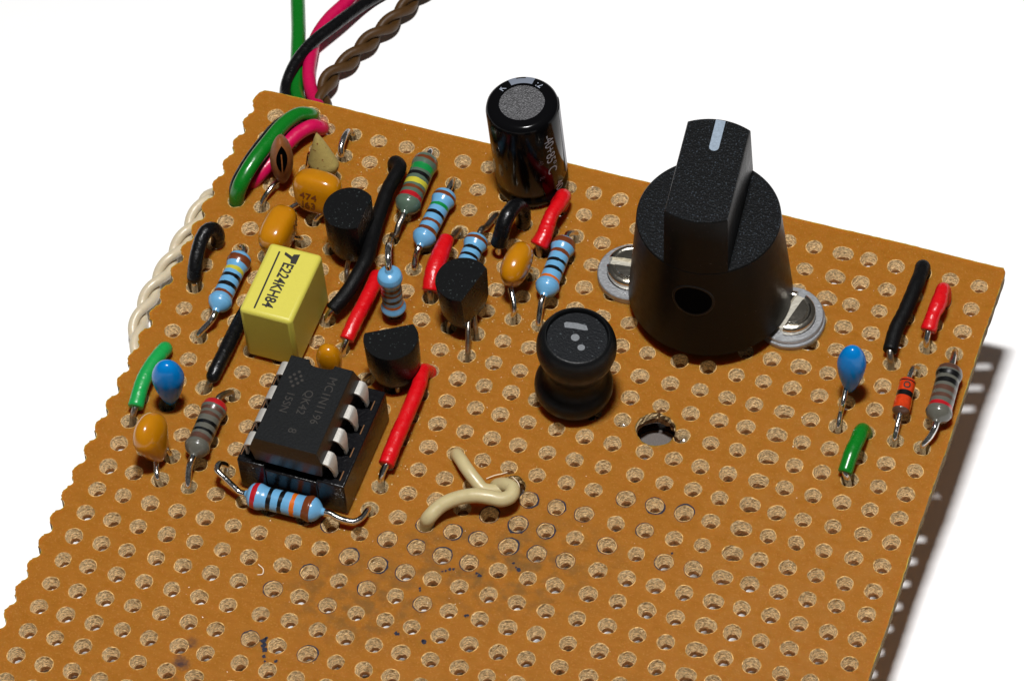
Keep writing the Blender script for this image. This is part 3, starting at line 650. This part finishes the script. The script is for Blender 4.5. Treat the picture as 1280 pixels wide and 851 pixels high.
# beige disc seen on edge, brown disc seen on edge
def disc_cap(label,m,C,az,ax,half,leads,cut=False,apex=0.,name='disc_capacitor'):
    C=Vector(C); az=Vector(az).normalized(); ax=Vector(ax); ax=(ax-az*ax.dot(az)).normalized(); ay=az.cross(ax)
    T=thing(name,label,'capacitor',(C.x,C.y,0)); V=[];F_=[];nu=36;nv=30
    for i in range(nv+1):
        t=i/nv; z=-half[2]+2*half[2]*t
        s=math.sin(PI*t)**.62 if not apex else (math.sin(min(1,t/.34)*PI/2)**.7 if t<.34 else (1-((t-.34)/.66))**.86)
        s=max(s,.02)
        for j in range(nu):
            th=2*PI*j/nu; V.append(C+ax*math.cos(th)*half[0]*s+ay*math.sin(th)*half[1]*s**.8+az*z)
    for i in range(nv):
        for j in range(nu): j2=(j+1)%nu; F_.append((i*nu+j,i*nu+j2,(i+1)*nu+j2,(i+1)*nu+j))
    MB().add(V,F_).build('body',m,T,angle=180)
    for P in leads: lead_part(T,P,.25)
    return T,ax,ay,az
C=at(402,194,3.2)
T,ax,ay,az=disc_cap('pale beige speckled capacitor with pointed top behind the orange one','beigecap',C,(-.13,.12,1),(1,-.1,0),(1.5,1.05,2.75),[[C+Vector((-1.0,.1,-.6)),at(387.5,193,2.0),at(385.5,204,1.1),H(2,2,-.1),H(2,2,-1.4)],[C+Vector((.9,.1,-2.0)),H(3,2,.2),H(3,2,-1.4)]],apex=1)
C=at(352,199,3.3)
T,ax,ay,az=disc_cap('brown chipped ceramic capacitor seen edge on against the pink wire','browncap',C,(.04,.05,1),(1,.35,0),(1.05,1.5,3.05),[[C+Vector((-.2,-.2,-2.6)),at(340,234,1.0),H(1,4,.2)+Vector((0,.4,0)),H(1,4,-1.4)]])
# broken open top: a black lens shaped sheet paints the gap's shade, pale plate over it
n=(CAM-C).normalized(); mb=MB(); V=[];yy=az
def surf(a,b):
    z=b; t=(z+3.05)/6.1; s=max(.02,math.sin(PI*min(max(t,0),1))**.62); q=max(0,1-(a/(1.05*s))**2)
    return C+ax*a-ay*(1.5*s**.8*math.sqrt(q)+.02)+az*z
for k in range(24):
    t=k/23
    for q in range(7): V.append(surf(.12+(.5)*math.sin(PI*t)**.8*(q/3-1),-.1+2.75*t)-ay*.03)
mb.add(V,[(7*k+q,7*k+q+1,7*k+q+8,7*k+q+7) for k in range(23) for q in range(6)]).build('painted_gap','dark',T)
V=[]
for k in range(18):
    t=k/17; a=.10+.05*math.sin(t*3); V+=[surf(a-.06,-.5+2.5*t)-ay*.08,surf(a+.06,-.5+2.5*t)-ay*.08]
MB().add(V,[(2*k,2*k+1,2*k+3,2*k+2) for k in range(17)]).build('exposed_plate','browncap',T)

# yellow box capacitor
def box_cap():
    x0,x1,y0,y1,z1=7.05,11.95,-26.25,-18.6,7.15
    T=thing('box_capacitor','yellow rectangular box capacitor with black printing on its top','capacitor',((x0+x1)/2,(y0+y1)/2,0))
    box(x0,x1,y0,y1,.35,z1).build('case','yellowbox',T,bevel=.38,angle=30)
    prism([(x0+.5,y0+.5),(x1-.5,y0+.5),(x1-.5,y1-.5),(x0+.5,y1-.5)],.02,.4).build('standoff','yellowbox',T)
    ux=(-.03,-1,0); uy=(1,-.03,0)
    mb=put_text('E224KH84',1.42,plane_T((9.02,-20.35,z1),ux,uy),width=.80,font_off=.035)
    o=Vector((0,0,z1+.012))
    # the maker's stroke before the letters and the line beneath them
    mb.add([o+Vector(p) for p in [(9.55,-19.35,0),(10.1,-19.2,0),(10.1,-20.3,0),(9.6,-20.35,0),(9.5,-19.95,0),(8.75,-19.6,0),(8.75,-19.3,0),(9.5,-19.6,0)]],[(0,1,2,3),(0,3,4,7),(7,4,5,6)])
    mb.add([o+Vector(p) for p in [(8.16,-19.4,0),(8.32,-19.4,0),(8.42,-25.75,0),(8.26,-25.75,0)]],[(3,2,1,0)])
    mb.build('top_printing','print',T)
box_cap()

# ------------------------------------------------------------------ transistors
def transistor(label,c,flat,z0,z1,r,leads,lean=(0,0),tap=.0,cut=.62):
    """flat: direction the flat face looks"""
    a0=math.atan2(flat[1],flat[0]); half=math.acos(cut)
    ang=[a0+half+(2*PI-2*half)*k/36 for k in range(37)]
    out=[(c[0]+r*math.cos(a),c[1]+r*math.sin(a)) for a in ang]
    T=thing('transistor',label,'transistor',(c[0],c[1],0),'black half round transistors')
    def Tf(v):
        t=(v.z-z0)/(z1-z0); return Vector((v.x+lean[0]*t,v.y+lean[1]*t,v.z))
    mb=MB(); n=len(out); V=[]
    lv=[(z0,.82-tap),(z0+.5,.9-tap*.7),(z0+1.4,.97-tap*.3),(z1-.15,1.0),(z1,.975)]
    for z,s in lv: V+=[Tf(Vector((c[0]+(p[0]-c[0])*s,c[1]+(p[1]-c[1])*s,z))) for p in out]
    F_=[];M=[]
    for i in range(len(lv)-1):
        for k in range(n): k2=(k+1)%n; F_.append((i*n+k,i*n+k2,(i+1)*n+k2,(i+1)*n+k)); M.append(0)
    F_.append(tuple(range(n))[::-1]);M.append(0); F_.append(tuple(range((len(lv)-1)*n,len(lv)*n)));M.append(1)
    mb.add(V,F_,M).build('body',['epoxy','epoxytop'],T,angle=35)
    for P in leads: lead_part(T,P,.23,'leadold')
    return T
transistor('black transistor with matt round top left of the long black sleeve',(12.1,-12.6),(1,.02),.9,6.3,2.35,[[Vector((11.4,-12.0,2.2)),H(4,5,.2),H(4,5,-1.5)],[Vector((12.6,-14.0,2.2)),at(434,333,.6),H(5,6,-.1),H(5,6,-1.5)],[Vector((12.6,-12.9,2.2)),H(5,5,-.1)]],cut=.60)
transistor('black transistor with flat face turned away, right of the chip socket',(20.35,-24.4),(-.50,.86),1.1,5.9,2.4,[[Vector((19.4,-24.4,1.4)),H(7,10,.1),H(7,10,-1.5)],[Vector((20.5,-25.0,1.4)),at(497,487,.3),H(8,10,-1.4)],[Vector((21.5,-24.0,1.4)),Vector((22.2,-24.6,-1.2))]],cut=.42)
transistor('black transistor tilted in the middle with one thin lead in front',(24.4,-17.0),(.97,-.22),1.2,6.3,2.4,[[Vector((24.9,-17.9,2.4)),Vector((25.3,-19.2,1.8)),H(10,8,.3)+Vector((0,.3,0)),H(10,8,-1.4)],[Vector((23.9,-17.2,2.4)),H(9,7,.2),H(9,7,-1.4)],[Vector((25.0,-17.0,2.4)),H(10,7,.2),H(10,7,-1.4)]],lean=(-.1,0),tap=.12,cut=.5)

# ------------------------------------------------------------------ chip and its socket
def chip():
    xs=[GX[5],GX[8]]; cx=16.35; ys=[GY[12]-.1,GY[13]-.1,GY[14]-.1,GY[15]-.1]; cy=sum(ys)/4
    S=thing('chip_socket','black eight pin socket under the chip, glossy side walls','socket',(cx,cy,0))
    X0,X1,Y0,Y1=cx-4.7,cx+5.05,cy-4.75,cy+5.55; z0,z1=.15,4.3
    tb_=2.5
    box(X0,X0+tb_,Y0,Y1,z0,z1).build('side_rail','socket',S,bevel=.12); box(X1-tb_,X1,Y0,Y1,z0,z1).build('side_rail','socket',S,bevel=.12)
    box(X0+tb_,X1-tb_,Y0+.02,Y0+1.6,z0,z1-.5).build('cross_bar','socket',S,bevel=.12); box(X0+tb_,X1-tb_,Y1-1.6,Y1-.02,z0,z1-.5).build('cross_bar','socket',S,bevel=.12)
    for s,x in ((-1,cx-3.95),(1,cx+3.95)):
        for y in ys:
            mb=MB(); box(x-.42,x+.42,y-.35,y+.35,z1-.02,z1+.05,mb,0); mb.build('painted_slot','dark',S)  # black slab on the rail paints the slot's shade
            mb=MB(); xx=x+s*.55; box(xx-.04,xx+.04,y-.45,y+.55,z1-.1,z1+.07,mb); mb.build('contact','bronze',S)
            tube([(x,y,.3),(x,y,-.8),(x,y,-1.9)],.22,8,2,'flat').build('contact_pin','lead',S)
    I=thing('chip','dark eight pin chip with end notch and faint printing, seated in its socket','integrated circuit',(cx,cy,4.4))
    hw,hl=3.3,4.66; tw,tl=2.83,4.45; zt,zm,zb=8.0,6.55,4.6
    def outline(w_,l_,nr,dep):
        o=[(cx-w_,cy-l_),(cx+w_,cy-l_),(cx+w_,cy+l_)]
        for k in range(0,13):
            a=PI*k/12; o.append((cx+nr*math.cos(a),cy+l_-dep*max(0,math.sin(a))**.5))
        o.append((cx-w_,cy+l_)); return o
    nr=1.15
    o1=outline(tw,tl,nr,.55); o2=outline(hw,hl,nr,.8); o3=outline(hw-.25,hl-.2,nr,.6)
    n=len(o1); V=[(p[0],p[1],zb) for p in o3]+[(p[0],p[1],zm-.1) for p in o2]+[(p[0],p[1],zm+.1) for p in o2]+[(p[0],p[1],zt) for p in o1]
    F_=[];M=[]
    for i in range(3):
        for k in range(n): k2=(k+1)%n; F_.append((i*n+k,i*n+k2,(i+1)*n+k2,(i+1)*n+k)); M.append(1)
    F_+= [tuple(range(n))[::-1],tuple(range(3*n,4*n))]; M+=[1,0]
    MB().add(V,F_,M).build('body',['ictop','icside'],I,angle=30,bevel=.05)
    # faint printing, read with the notch at the head
    ux=(0,-1,0); uy=(1,0,0); mb=MB()
    for tx_,sz_,px_,py_ in (('MC1N1196',1.05,1.15,3.3),('QK42',1.05,-.3,1.5),('8',1.05,-.3,-2.55),('15SN',1.0,-1.75,.9)):
        put_text(tx_,sz_,plane_T((cx+px_,cy+py_,zt),ux,uy)).build('faint_printing','icprint',I)
    for (a,b) in [(0,0),(.38,.3),(.38,-.3),(.76,0),(.76,.55),(.76,-.55),(1.14,.3),(1.14,-.3),(1.5,0)]:
        p=Vector((cx-1.55+b,cy+3.0-a,zt+.012)); mb.add([p+Vector((.15*math.cos(t*PI/3),.15*math.sin(t*PI/3),0)) for t in range(6)],[tuple(range(6))])
    mb.build('printed_emblem','icprint',I)
    p=Vector((cx-1.9,cy-hl+.05,0))
    for s in (-1,1):
        for y in ys:
            # wide shoulder, then the bend and the narrow leg into the socket
            prof=[(hw-.15,6.6),(hw+.18,6.6),(hw+.40,6.5),(hw+.54,6.25),(hw+.64,5.6),(hw+.68,4.9)]; V=[];F_=[]
            wd=[.70,.70,.70,.66,.5,.3]
            prof.append((hw+.72,3.6)); wd.append(.25)
            th=.26; m_=len(prof)
            for k,((px_,pz),w_) in enumerate(zip(prof,wd)):
                a=prof[max(k-1,0)];b=prof[min(k+1,m_-1)]; t=Vector((b[0]-a[0],b[1]-a[1])).normalized(); nn=Vector((t.y,-t.x))
                for q in (0,1):
                    X=px_-nn.x*th*q; Z=pz-nn.y*th*q
                    X=px_+nn.x*th*(q-.5)*-1; Z=pz+nn.y*th*(q-.5)*-1
                    V+=[(cx+s*X,y-w_,Z),(cx+s*X,y+w_,Z)]
            for k in range(m_-1):
                o=4*k; F_+=[(o,o+1,o+5,o+4),(o+3,o+2,o+6,o+7),(o+1,o+3,o+7,o+5),(o+2,o,o+4,o+6)]
            F_+=[(0,2,3,1),(4*m_-4,4*m_-3,4*m_-1,4*m_-2)]
            if s<0: F_=[f[::-1] for f in F_]
            MB().add(V,F_).build('pin','pin',I,angle=50,bevel=.06)
chip()

# ------------------------------------------------------------------ electrolytic capacitor
def electrolytic():
    b=Vector((24.75,-.65,.25)); tp=b+Vector((-.42,.05,11.0)); r=3.28
    T=thing('electrolytic_capacitor','tall glossy black can capacitor with silver top and grey lettering','capacitor',(b.x,b.y,0))
    L=(tp-b).length; d=(tp-b).normalized()
    lathe(b,tp,[(0,r*.82),(.05,r*.93),(.25,r),(.85,r),(1.15,r*.955),(1.5,r*.955),(1.8,r),(L-.75,r),(L-.35,r*.97),(L-.1,r*.9),(L,r*.80),(L,r*.62)],64,closed=(True,False)).build('sleeve','can',T,angle=60)
    lathe(b,tp,[(L-.14,r*.62),(L-.12,.1)],48,closed=(False,True)).build('can_top','cantop',T)
    x=Vector((1,0,0)); x=(x-d*x.dot(d)).normalized(); y=d.cross(x)
    def cyl(a,h,rr=r+.015): return b+d*h+(x*math.cos(a)+y*math.sin(a))*rr
    # reading downwards: along -d; letter height runs round the can
    def tt(a0,h0):
        return lambda a,bb: cyl(a0+bb/r,h0-a)
    va=math.atan2((CAM-b).dot(y),(CAM-b).dot(x))
    put_text('-40+85°C',1.45,tt(va+.47,9.3),width=.92).build('side_lettering','canwhite',T)
    put_text('40',1.35,tt(va+.66,2.3),width=.85).build('side_lettering','canwhite',T)
    put_text('IL',.8,tt(va+.2,4.2),width=.9).build('faint_lettering','canfaint',T); put_text('-40',.7,tt(va+.22,6.6),width=.9).build('faint_lettering','canfaint',T)
    mb=MB(); V=[];n=10
    for k in range(n+1):
        a=va+1.22+.55*k/n; V+=[cyl(a,1.9),cyl(a,L-.55)]
    mb.add(V,[(2*k,2*k+2,2*k+3,2*k+1) for k in range(n)])
    # the band goes over the shoulder: a grey patch on the rim at the back
    n=14;V=[]
    aa=va+PI-.17
    for k in range(n+1):
        a=aa-.36+.86*k/n
        for rr,zz in ((r*.665,L+.012),(r*.80,L+.012),(r*.905,L-.09)): V.append(cyl(a,zz,rr))
    mb.add(V,[(3*k+q,3*k+q+1,3*k+q+4,3*k+q+3) for k in range(n) for q in (0,1)])
    mb.build('grey_band','cangrey',T)
    mb=MB()
    def rim(a0): return lambda a,bb: (lambda rr: cyl(a0-a/(r*.78),L+.015-(max(0,rr-r*.8))*.9,rr))(r*.655+bb)
    put_text(':2',.95,rim(aa-.50)).build('rim_lettering','canwhite',T); put_text('K',.95,rim(aa+.98)).build('rim_lettering','canwhite',T)
    V=[];n=6
    for k in range(n+1):
        a=aa-.06+.30*k/n
        for rr in (.84,.895): V.append(cyl(a,L-(rr-.8)*r*.27+.02,r*rr))
    MB().add(V,[(2*k,2*k+1,2*k+3,2*k+2) for k in range(n)]).build('minus_mark','print',T)
    for dx in (-1.2,1.2): lead_part(T,[(b.x+dx,b.y,.6),(b.x+dx,b.y,-.3),(b.x+dx,b.y,-1.4)],.25)
electrolytic()

# ------------------------------------------------------------------ control knob
def knob():
    cx,cy=44.1,-8.5
    T=thing('control_knob','large black pointer knob with white line and grained top faces','knob',(cx,cy,1.5))
    z0,z1,z2=1.6,12.3,18.6; R0,R1,R2=7.22,6.26,5.6
    Rz=lambda z:R0+(R2-R0)*(z-z0)/(z2-z0)
    th=math.radians(6.2); ux=Vector((math.cos(th),math.sin(th),0)); uy=Vector((-math.sin(th),math.cos(th),0)); c0=Vector((cx,cy,0))
    hw=2.78
    # side wall: a cone whose upper part survives only across the bar
    mb=MB(); n=144
    def top(a):   # a measured from ux
        lx=math.cos(a)*Rz(z2); return abs(math.cos(a)*R1)<hw
    V=[];F_=[];M=[]
    def P(a,z,k=1.0): 
        r_=Rz(z)*k; return c0+ux*math.cos(a)*r_+uy*math.sin(a)*r_+Vector((0,0,z))
    # skirt
    lv=[z0,z0+.12,z0+4,z1-.12,z1]; ks=[.985,1,1,1,.988]
    base=len(mb.v)
    for z,k_ in zip(lv,ks): V+=[P(2*PI*k/n,z,k_) for k in range(n)]
    for i in range(len(lv)-1):
        for k in range(n): k2=(k+1)%n; F_.append((i*n+k,i*n+k2,(i+1)*n+k2,(i+1)*n+k)); M.append(0)
    # hollow underside
    F_.append(tuple(range(n))[::-1]); M.append(0)
    mb.add(V,F_,M)
    # grained shoulder faces, either side of the bar
    for s in (-1,1):
        a1=math.acos(hw/ (R1*.988)); ang=[(-a1+2*a1*k/40) for k in range(41)]
        if s<0: ang=[PI+a for a in ang]
        Vs=[P(a,z1,.988) for a in ang]; mb.add(Vs,[tuple(range(41))],1)
    # the bar: arc ends on the cone, straight flanks
    def arc(z,hwz,s,k=1.0):
        r_=Rz(z)*k; a1=math.asin(hwz/r_); m_=16
        return [c0+ux*math.sin(t)*r_*-s*-1+uy*s*math.cos(t)*r_+Vector((0,0,z)) for t in [(-a1+2*a1*q/m_) for q in range(m_+1)]]
    rows=[]
    for z,hz,k_ in ((z1,hw,1.0),(z1+3,hw-.03,1.0),(z2-.15,hw-.06,1.0),(z2,hw-.14,.985)):
        f=arc(z,hz,-1,k_); g_=arc(z,hz,1,k_)
        # front arc runs one way, back arc the other
        fr=sorted(f,key=lambda p:(p-c0).dot(ux)); bk_=sorted(g_,key=lambda p:-(p-c0).dot(ux))
        rows.append(fr+bk_)
    m_=len(rows[0]); V=[p for r_ in rows for p in r_]; F_=[];M=[]
    for i in range(3):
        for k in range(m_): k2=(k+1)%m_; F_.append((i*m_+k,i*m_+k2,(i+1)*m_+k2,(i+1)*m_+k)); M.append(0)
    F_.append(tuple(range(3*m_,4*m_)));M.append(1)
    mb.add(V,F_,M)
    o=mb.build('body',['knob','knobgrain'],T,angle=28)
    # the pale line
    mb=MB(); zz=z2+.015; V=[]
    yb=Rz(z2)*.975; ye=yb-3.35
    c=c0+Vector((0,0,zz))+ux*.05
    w_=.42
    V=[c+ux*-w_+uy*yb,c+ux*w_+uy*(yb-.03)]+[c+uy*(ye+w_)+ux*w_*math.cos(t)-uy*w_*math.sin(t) for t in [PI*q/10 for q in range(11)]]
    mb.add(V,[tuple(range(len(V)))[::-1]]); mb.build('pointer_line','knobline',T)
    # set screw hole: a near-black disc paints the recess's shade, raised paler lip its highlight
    zc=8.7; az_=-1.48
    d=Vector((math.cos(az_),math.sin(az_),0)); rr=Rz(zc); c=c0+d*rr*.985+Vector((0,0,zc)); sx=Vector((-d.y,d.x,0)); sz=(Vector((0,0,1))+d*(R2-R0)/(z2-z0)).normalized(); nn=sx.cross(sz)
    if nn.dot(d)<0: nn=-nn
    mb=MB(); V=[];F_=[];M=[]; n2=36
    def cone_pt(a_,r_,dep):
        hx=math.cos(a_)*r_; hz=math.sin(a_)*r_; z=zc+hz; R_=Rz(z); t=hx/R_
        return c0+(d*math.cos(t)+sx*math.sin(t))*(R_+dep)+Vector((0,0,z))
    spec=[(1.9,.0),(1.86,.03),(1.8,.045),(1.72,.035),(1.66,.02),(1.4,.02),(1.1,.02),(.8,.02),(.5,.02),(.25,.02),(.03,.02)]
    for r_,dp in spec: V+=[cone_pt(2*PI*k/n2,r_,dp) for k in range(n2)]
    for i in range(len(spec)-1):
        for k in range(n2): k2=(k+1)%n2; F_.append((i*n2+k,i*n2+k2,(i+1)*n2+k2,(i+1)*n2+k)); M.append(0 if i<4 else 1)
    mb.add(V,F_,M).build('painted_screw_hole',['spool','dark'],T,angle=60)
    lathe((cx,cy,-1.9),(cx,cy,1.6),[(0,3.0),(3.4,3.0),(3.5,2.8)],32).build('shaft','nickel',T)
knob()
def fixing(c,label,rs,split):
    T=thing('screw',label,'screw',(c.x,c.y,0),'slotted screws each side of the knob')
    z=.02
    h=1.15; s=Vector((c.x,c.y,z+.85))
    # domed cheese head with a slot cut across
    n=48; prof=[(0,2.1),(.55,2.2),(.85,2.16),(1.0,2.0),(1.04,1.78),(.97,1.66),(.98,1.5),(1.1,1.42),(1.14,.9),(1.15,.3)]
    sw=.40; mb=MB(); a0=rs; dx=Vector((math.cos(a0),math.sin(a0),0)); dy=Vector((-dx.y,dx.x,0))
    for sd in (-1,1):
        V=[];m_=25
        for (hh,r_) in prof:
            r_=max(r_,sw+.02); a1=math.asin(min(.999,sw/r_))
            for k in range(m_):
                a=a1+(PI-2*a1)*k/(m_-1); V.append(s+Vector((0,0,hh))+dx*math.cos(a)*r_+dy*sd*math.sin(a)*r_)
        F_=[]
        for i in range(len(prof)-1):
            for k in range(m_-1):
                q=(i*m_+k,i*m_+k+1,(i+1)*m_+k+1,(i+1)*m_+k); F_.append(q if sd>0 else q[::-1])
            q=(i*m_,(i+1)*m_,(i+1)*m_+m_-1,i*m_+m_-1); F_.append(q if sd>0 else q[::-1])
        mb.add(V,F_)
    mb.build('screw_head','nickel',T,angle=40,bevel=.05)
    lathe(s,s+Vector((0,0,1)),[(0,1.9),(.62,1.9),(.621,.1)],32).build('slot_floor','slot',T)
    return T
def ring(c,z,ro,ri,t,label,m='zinc'):
    o=lathe((c.x,c.y,z),(c.x,c.y,z+1),[(0,ri),(0.0,ro-.05),(.06,ro),(t-.08,ro),(t,ro-.09),(t,ri),(t-.1,ri-.02),(0,ri)],56,closed=(False,False)).build('washer',m,None,angle=35)
    o.data.transform(Matrix.Translation((-c.x,-c.y,-z))); o.location=(c.x,c.y,z); tag(o,label,'washer','washers under the two screws')
cl=Vector((36.65,-8.1,0)); cr=Vector((51.5,-8.75,0))
for c,side_,sl in ((cl,'left',.08),(cr,'right',1.35)):
    fixing(c,{'left':'shiny slotted screw showing its slot, left of the knob','right':'shiny screw head poking out right of the knob'}[side_],sl,1)
    if side_=='left':
        ring(c,.02,3.05,1.6,.75,'grey washer under the screw left of the knob')
        ring(c,.79,2.0,1.4,.18,'thin collar washer clamped by the left screw','nickel')
    else:
        ring(c,.02,3.05,1.6,.52,'lower zinc washer right of the knob, slightly offset beneath another')
        ring(c+Vector((-.15,.15,0)),.56,3.0,1.6,.42,'upper zinc washer right of the knob under its screw')

# ------------------------------------------------------------------ waisted push button
def button():
    b=Vector((35.85,-21.75,.9)); tp=b+Vector((.78,-.1,8.6)); L=(tp-b).length
    T=thing('push_button','black waisted button cap with a bar and two dots on its dished top','button',(b.x,b.y,0))
    pr=[(0,2.6),(.02,3.35),(.25,3.5),(.9,3.64),(1.4,3.6),(1.75,3.45),(2.1,3.1),(2.6,2.72),(3.2,2.56),(3.8,2.6),(4.5,2.86),(5.2,3.22),(5.9,3.5),(6.6,3.66),(7.2,3.66),(7.8,3.52),(8.2,3.34),(8.45,3.16),(L,2.98),(L,2.86),(L-.12,2.80),(L-.45,2.76)]
    pr=[(h,q*.94) for h,q in pr]
    lathe(b,tp,pr,72,closed=(True,False)).build('body','spool',T,angle=50)
    d=(tp-b).normalized(); x=Vector((1,0,0)); x=(x-d*x.dot(d)).normalized(); y=d.cross(x); c=b+d*(L-.44)
    lathe(b,tp,[(L-.50,2.60),(L-.46,2.58),(L-.45,.05)],48,closed=(False,True)).build('dished_top','spooltop',T)
    mb=MB()
    def pt(u,v):   # photo pixel onto the dished plane
        a=(u-640)/F; bb=(v-425.5)/F; dd=Vector([R[0][k]*a+R[1][k]*bb+R[2][k] for k in range(3)]); t=(c-CAM).dot(d)/dd.dot(d); return CAM+dd*t+d*.03
    P=[(705,404),(708,402.5),(722,404),(733,407),(735,413),(730,413),(716,410.5),(706,409.5)]
    mb.add([pt(*p) for p in P],[tuple(range(len(P)))[::-1]])
    for (u,v,r_) in ((719,422,5.4),(726.5,434.5,4.7)):
        mb.add([pt(u+r_*math.cos(2*PI*k/20),v+r_*.82*math.sin(2*PI*k/20)) for k in range(20)],[tuple(range(20))])
    mb.build('top_marks','spoolmark',T)
    lathe((b.x,b.y,-1.9),(b.x,b.y,1),[(0,2.3),(2.9,2.3)],24).build('shaft','dark',T)
button()

# what shows through the large drilled hole: a grey capsule soldered from below
def under_part():
    c=Vector((43.75,-23.0,-5.6))
    T=thing('capsule_part','dull grey round part seen down the large drilled hole','capsule',c)
    lathe(c,c+Vector((0,0,1)),[(0,2.9),(2.4,2.9),(2.6,2.7),(2.6,2.2),(2.35,2.15),(2.35,.05)],40,mif=lambda i:1 if i>=4 else 0).build('can',['epoxy','greymetal'],T,angle=40)
under_part()

# ------------------------------------------------------------------ render settings
sc.view_settings.view_transform='Standard'; sc.view_settings.look='None'; sc.view_settings.exposure=0; sc.view_settings.gamma=1
sc.render.resolution_x=1024; sc.render.resolution_y=680
sc.cycles.max_bounces=8; sc.cycles.caustics_reflective=False; sc.cycles.caustics_refractive=True; sc.cycles.sample_clamp_indirect=6
for o in bpy.data.objects:
    if '_o' in o: del o['_o']
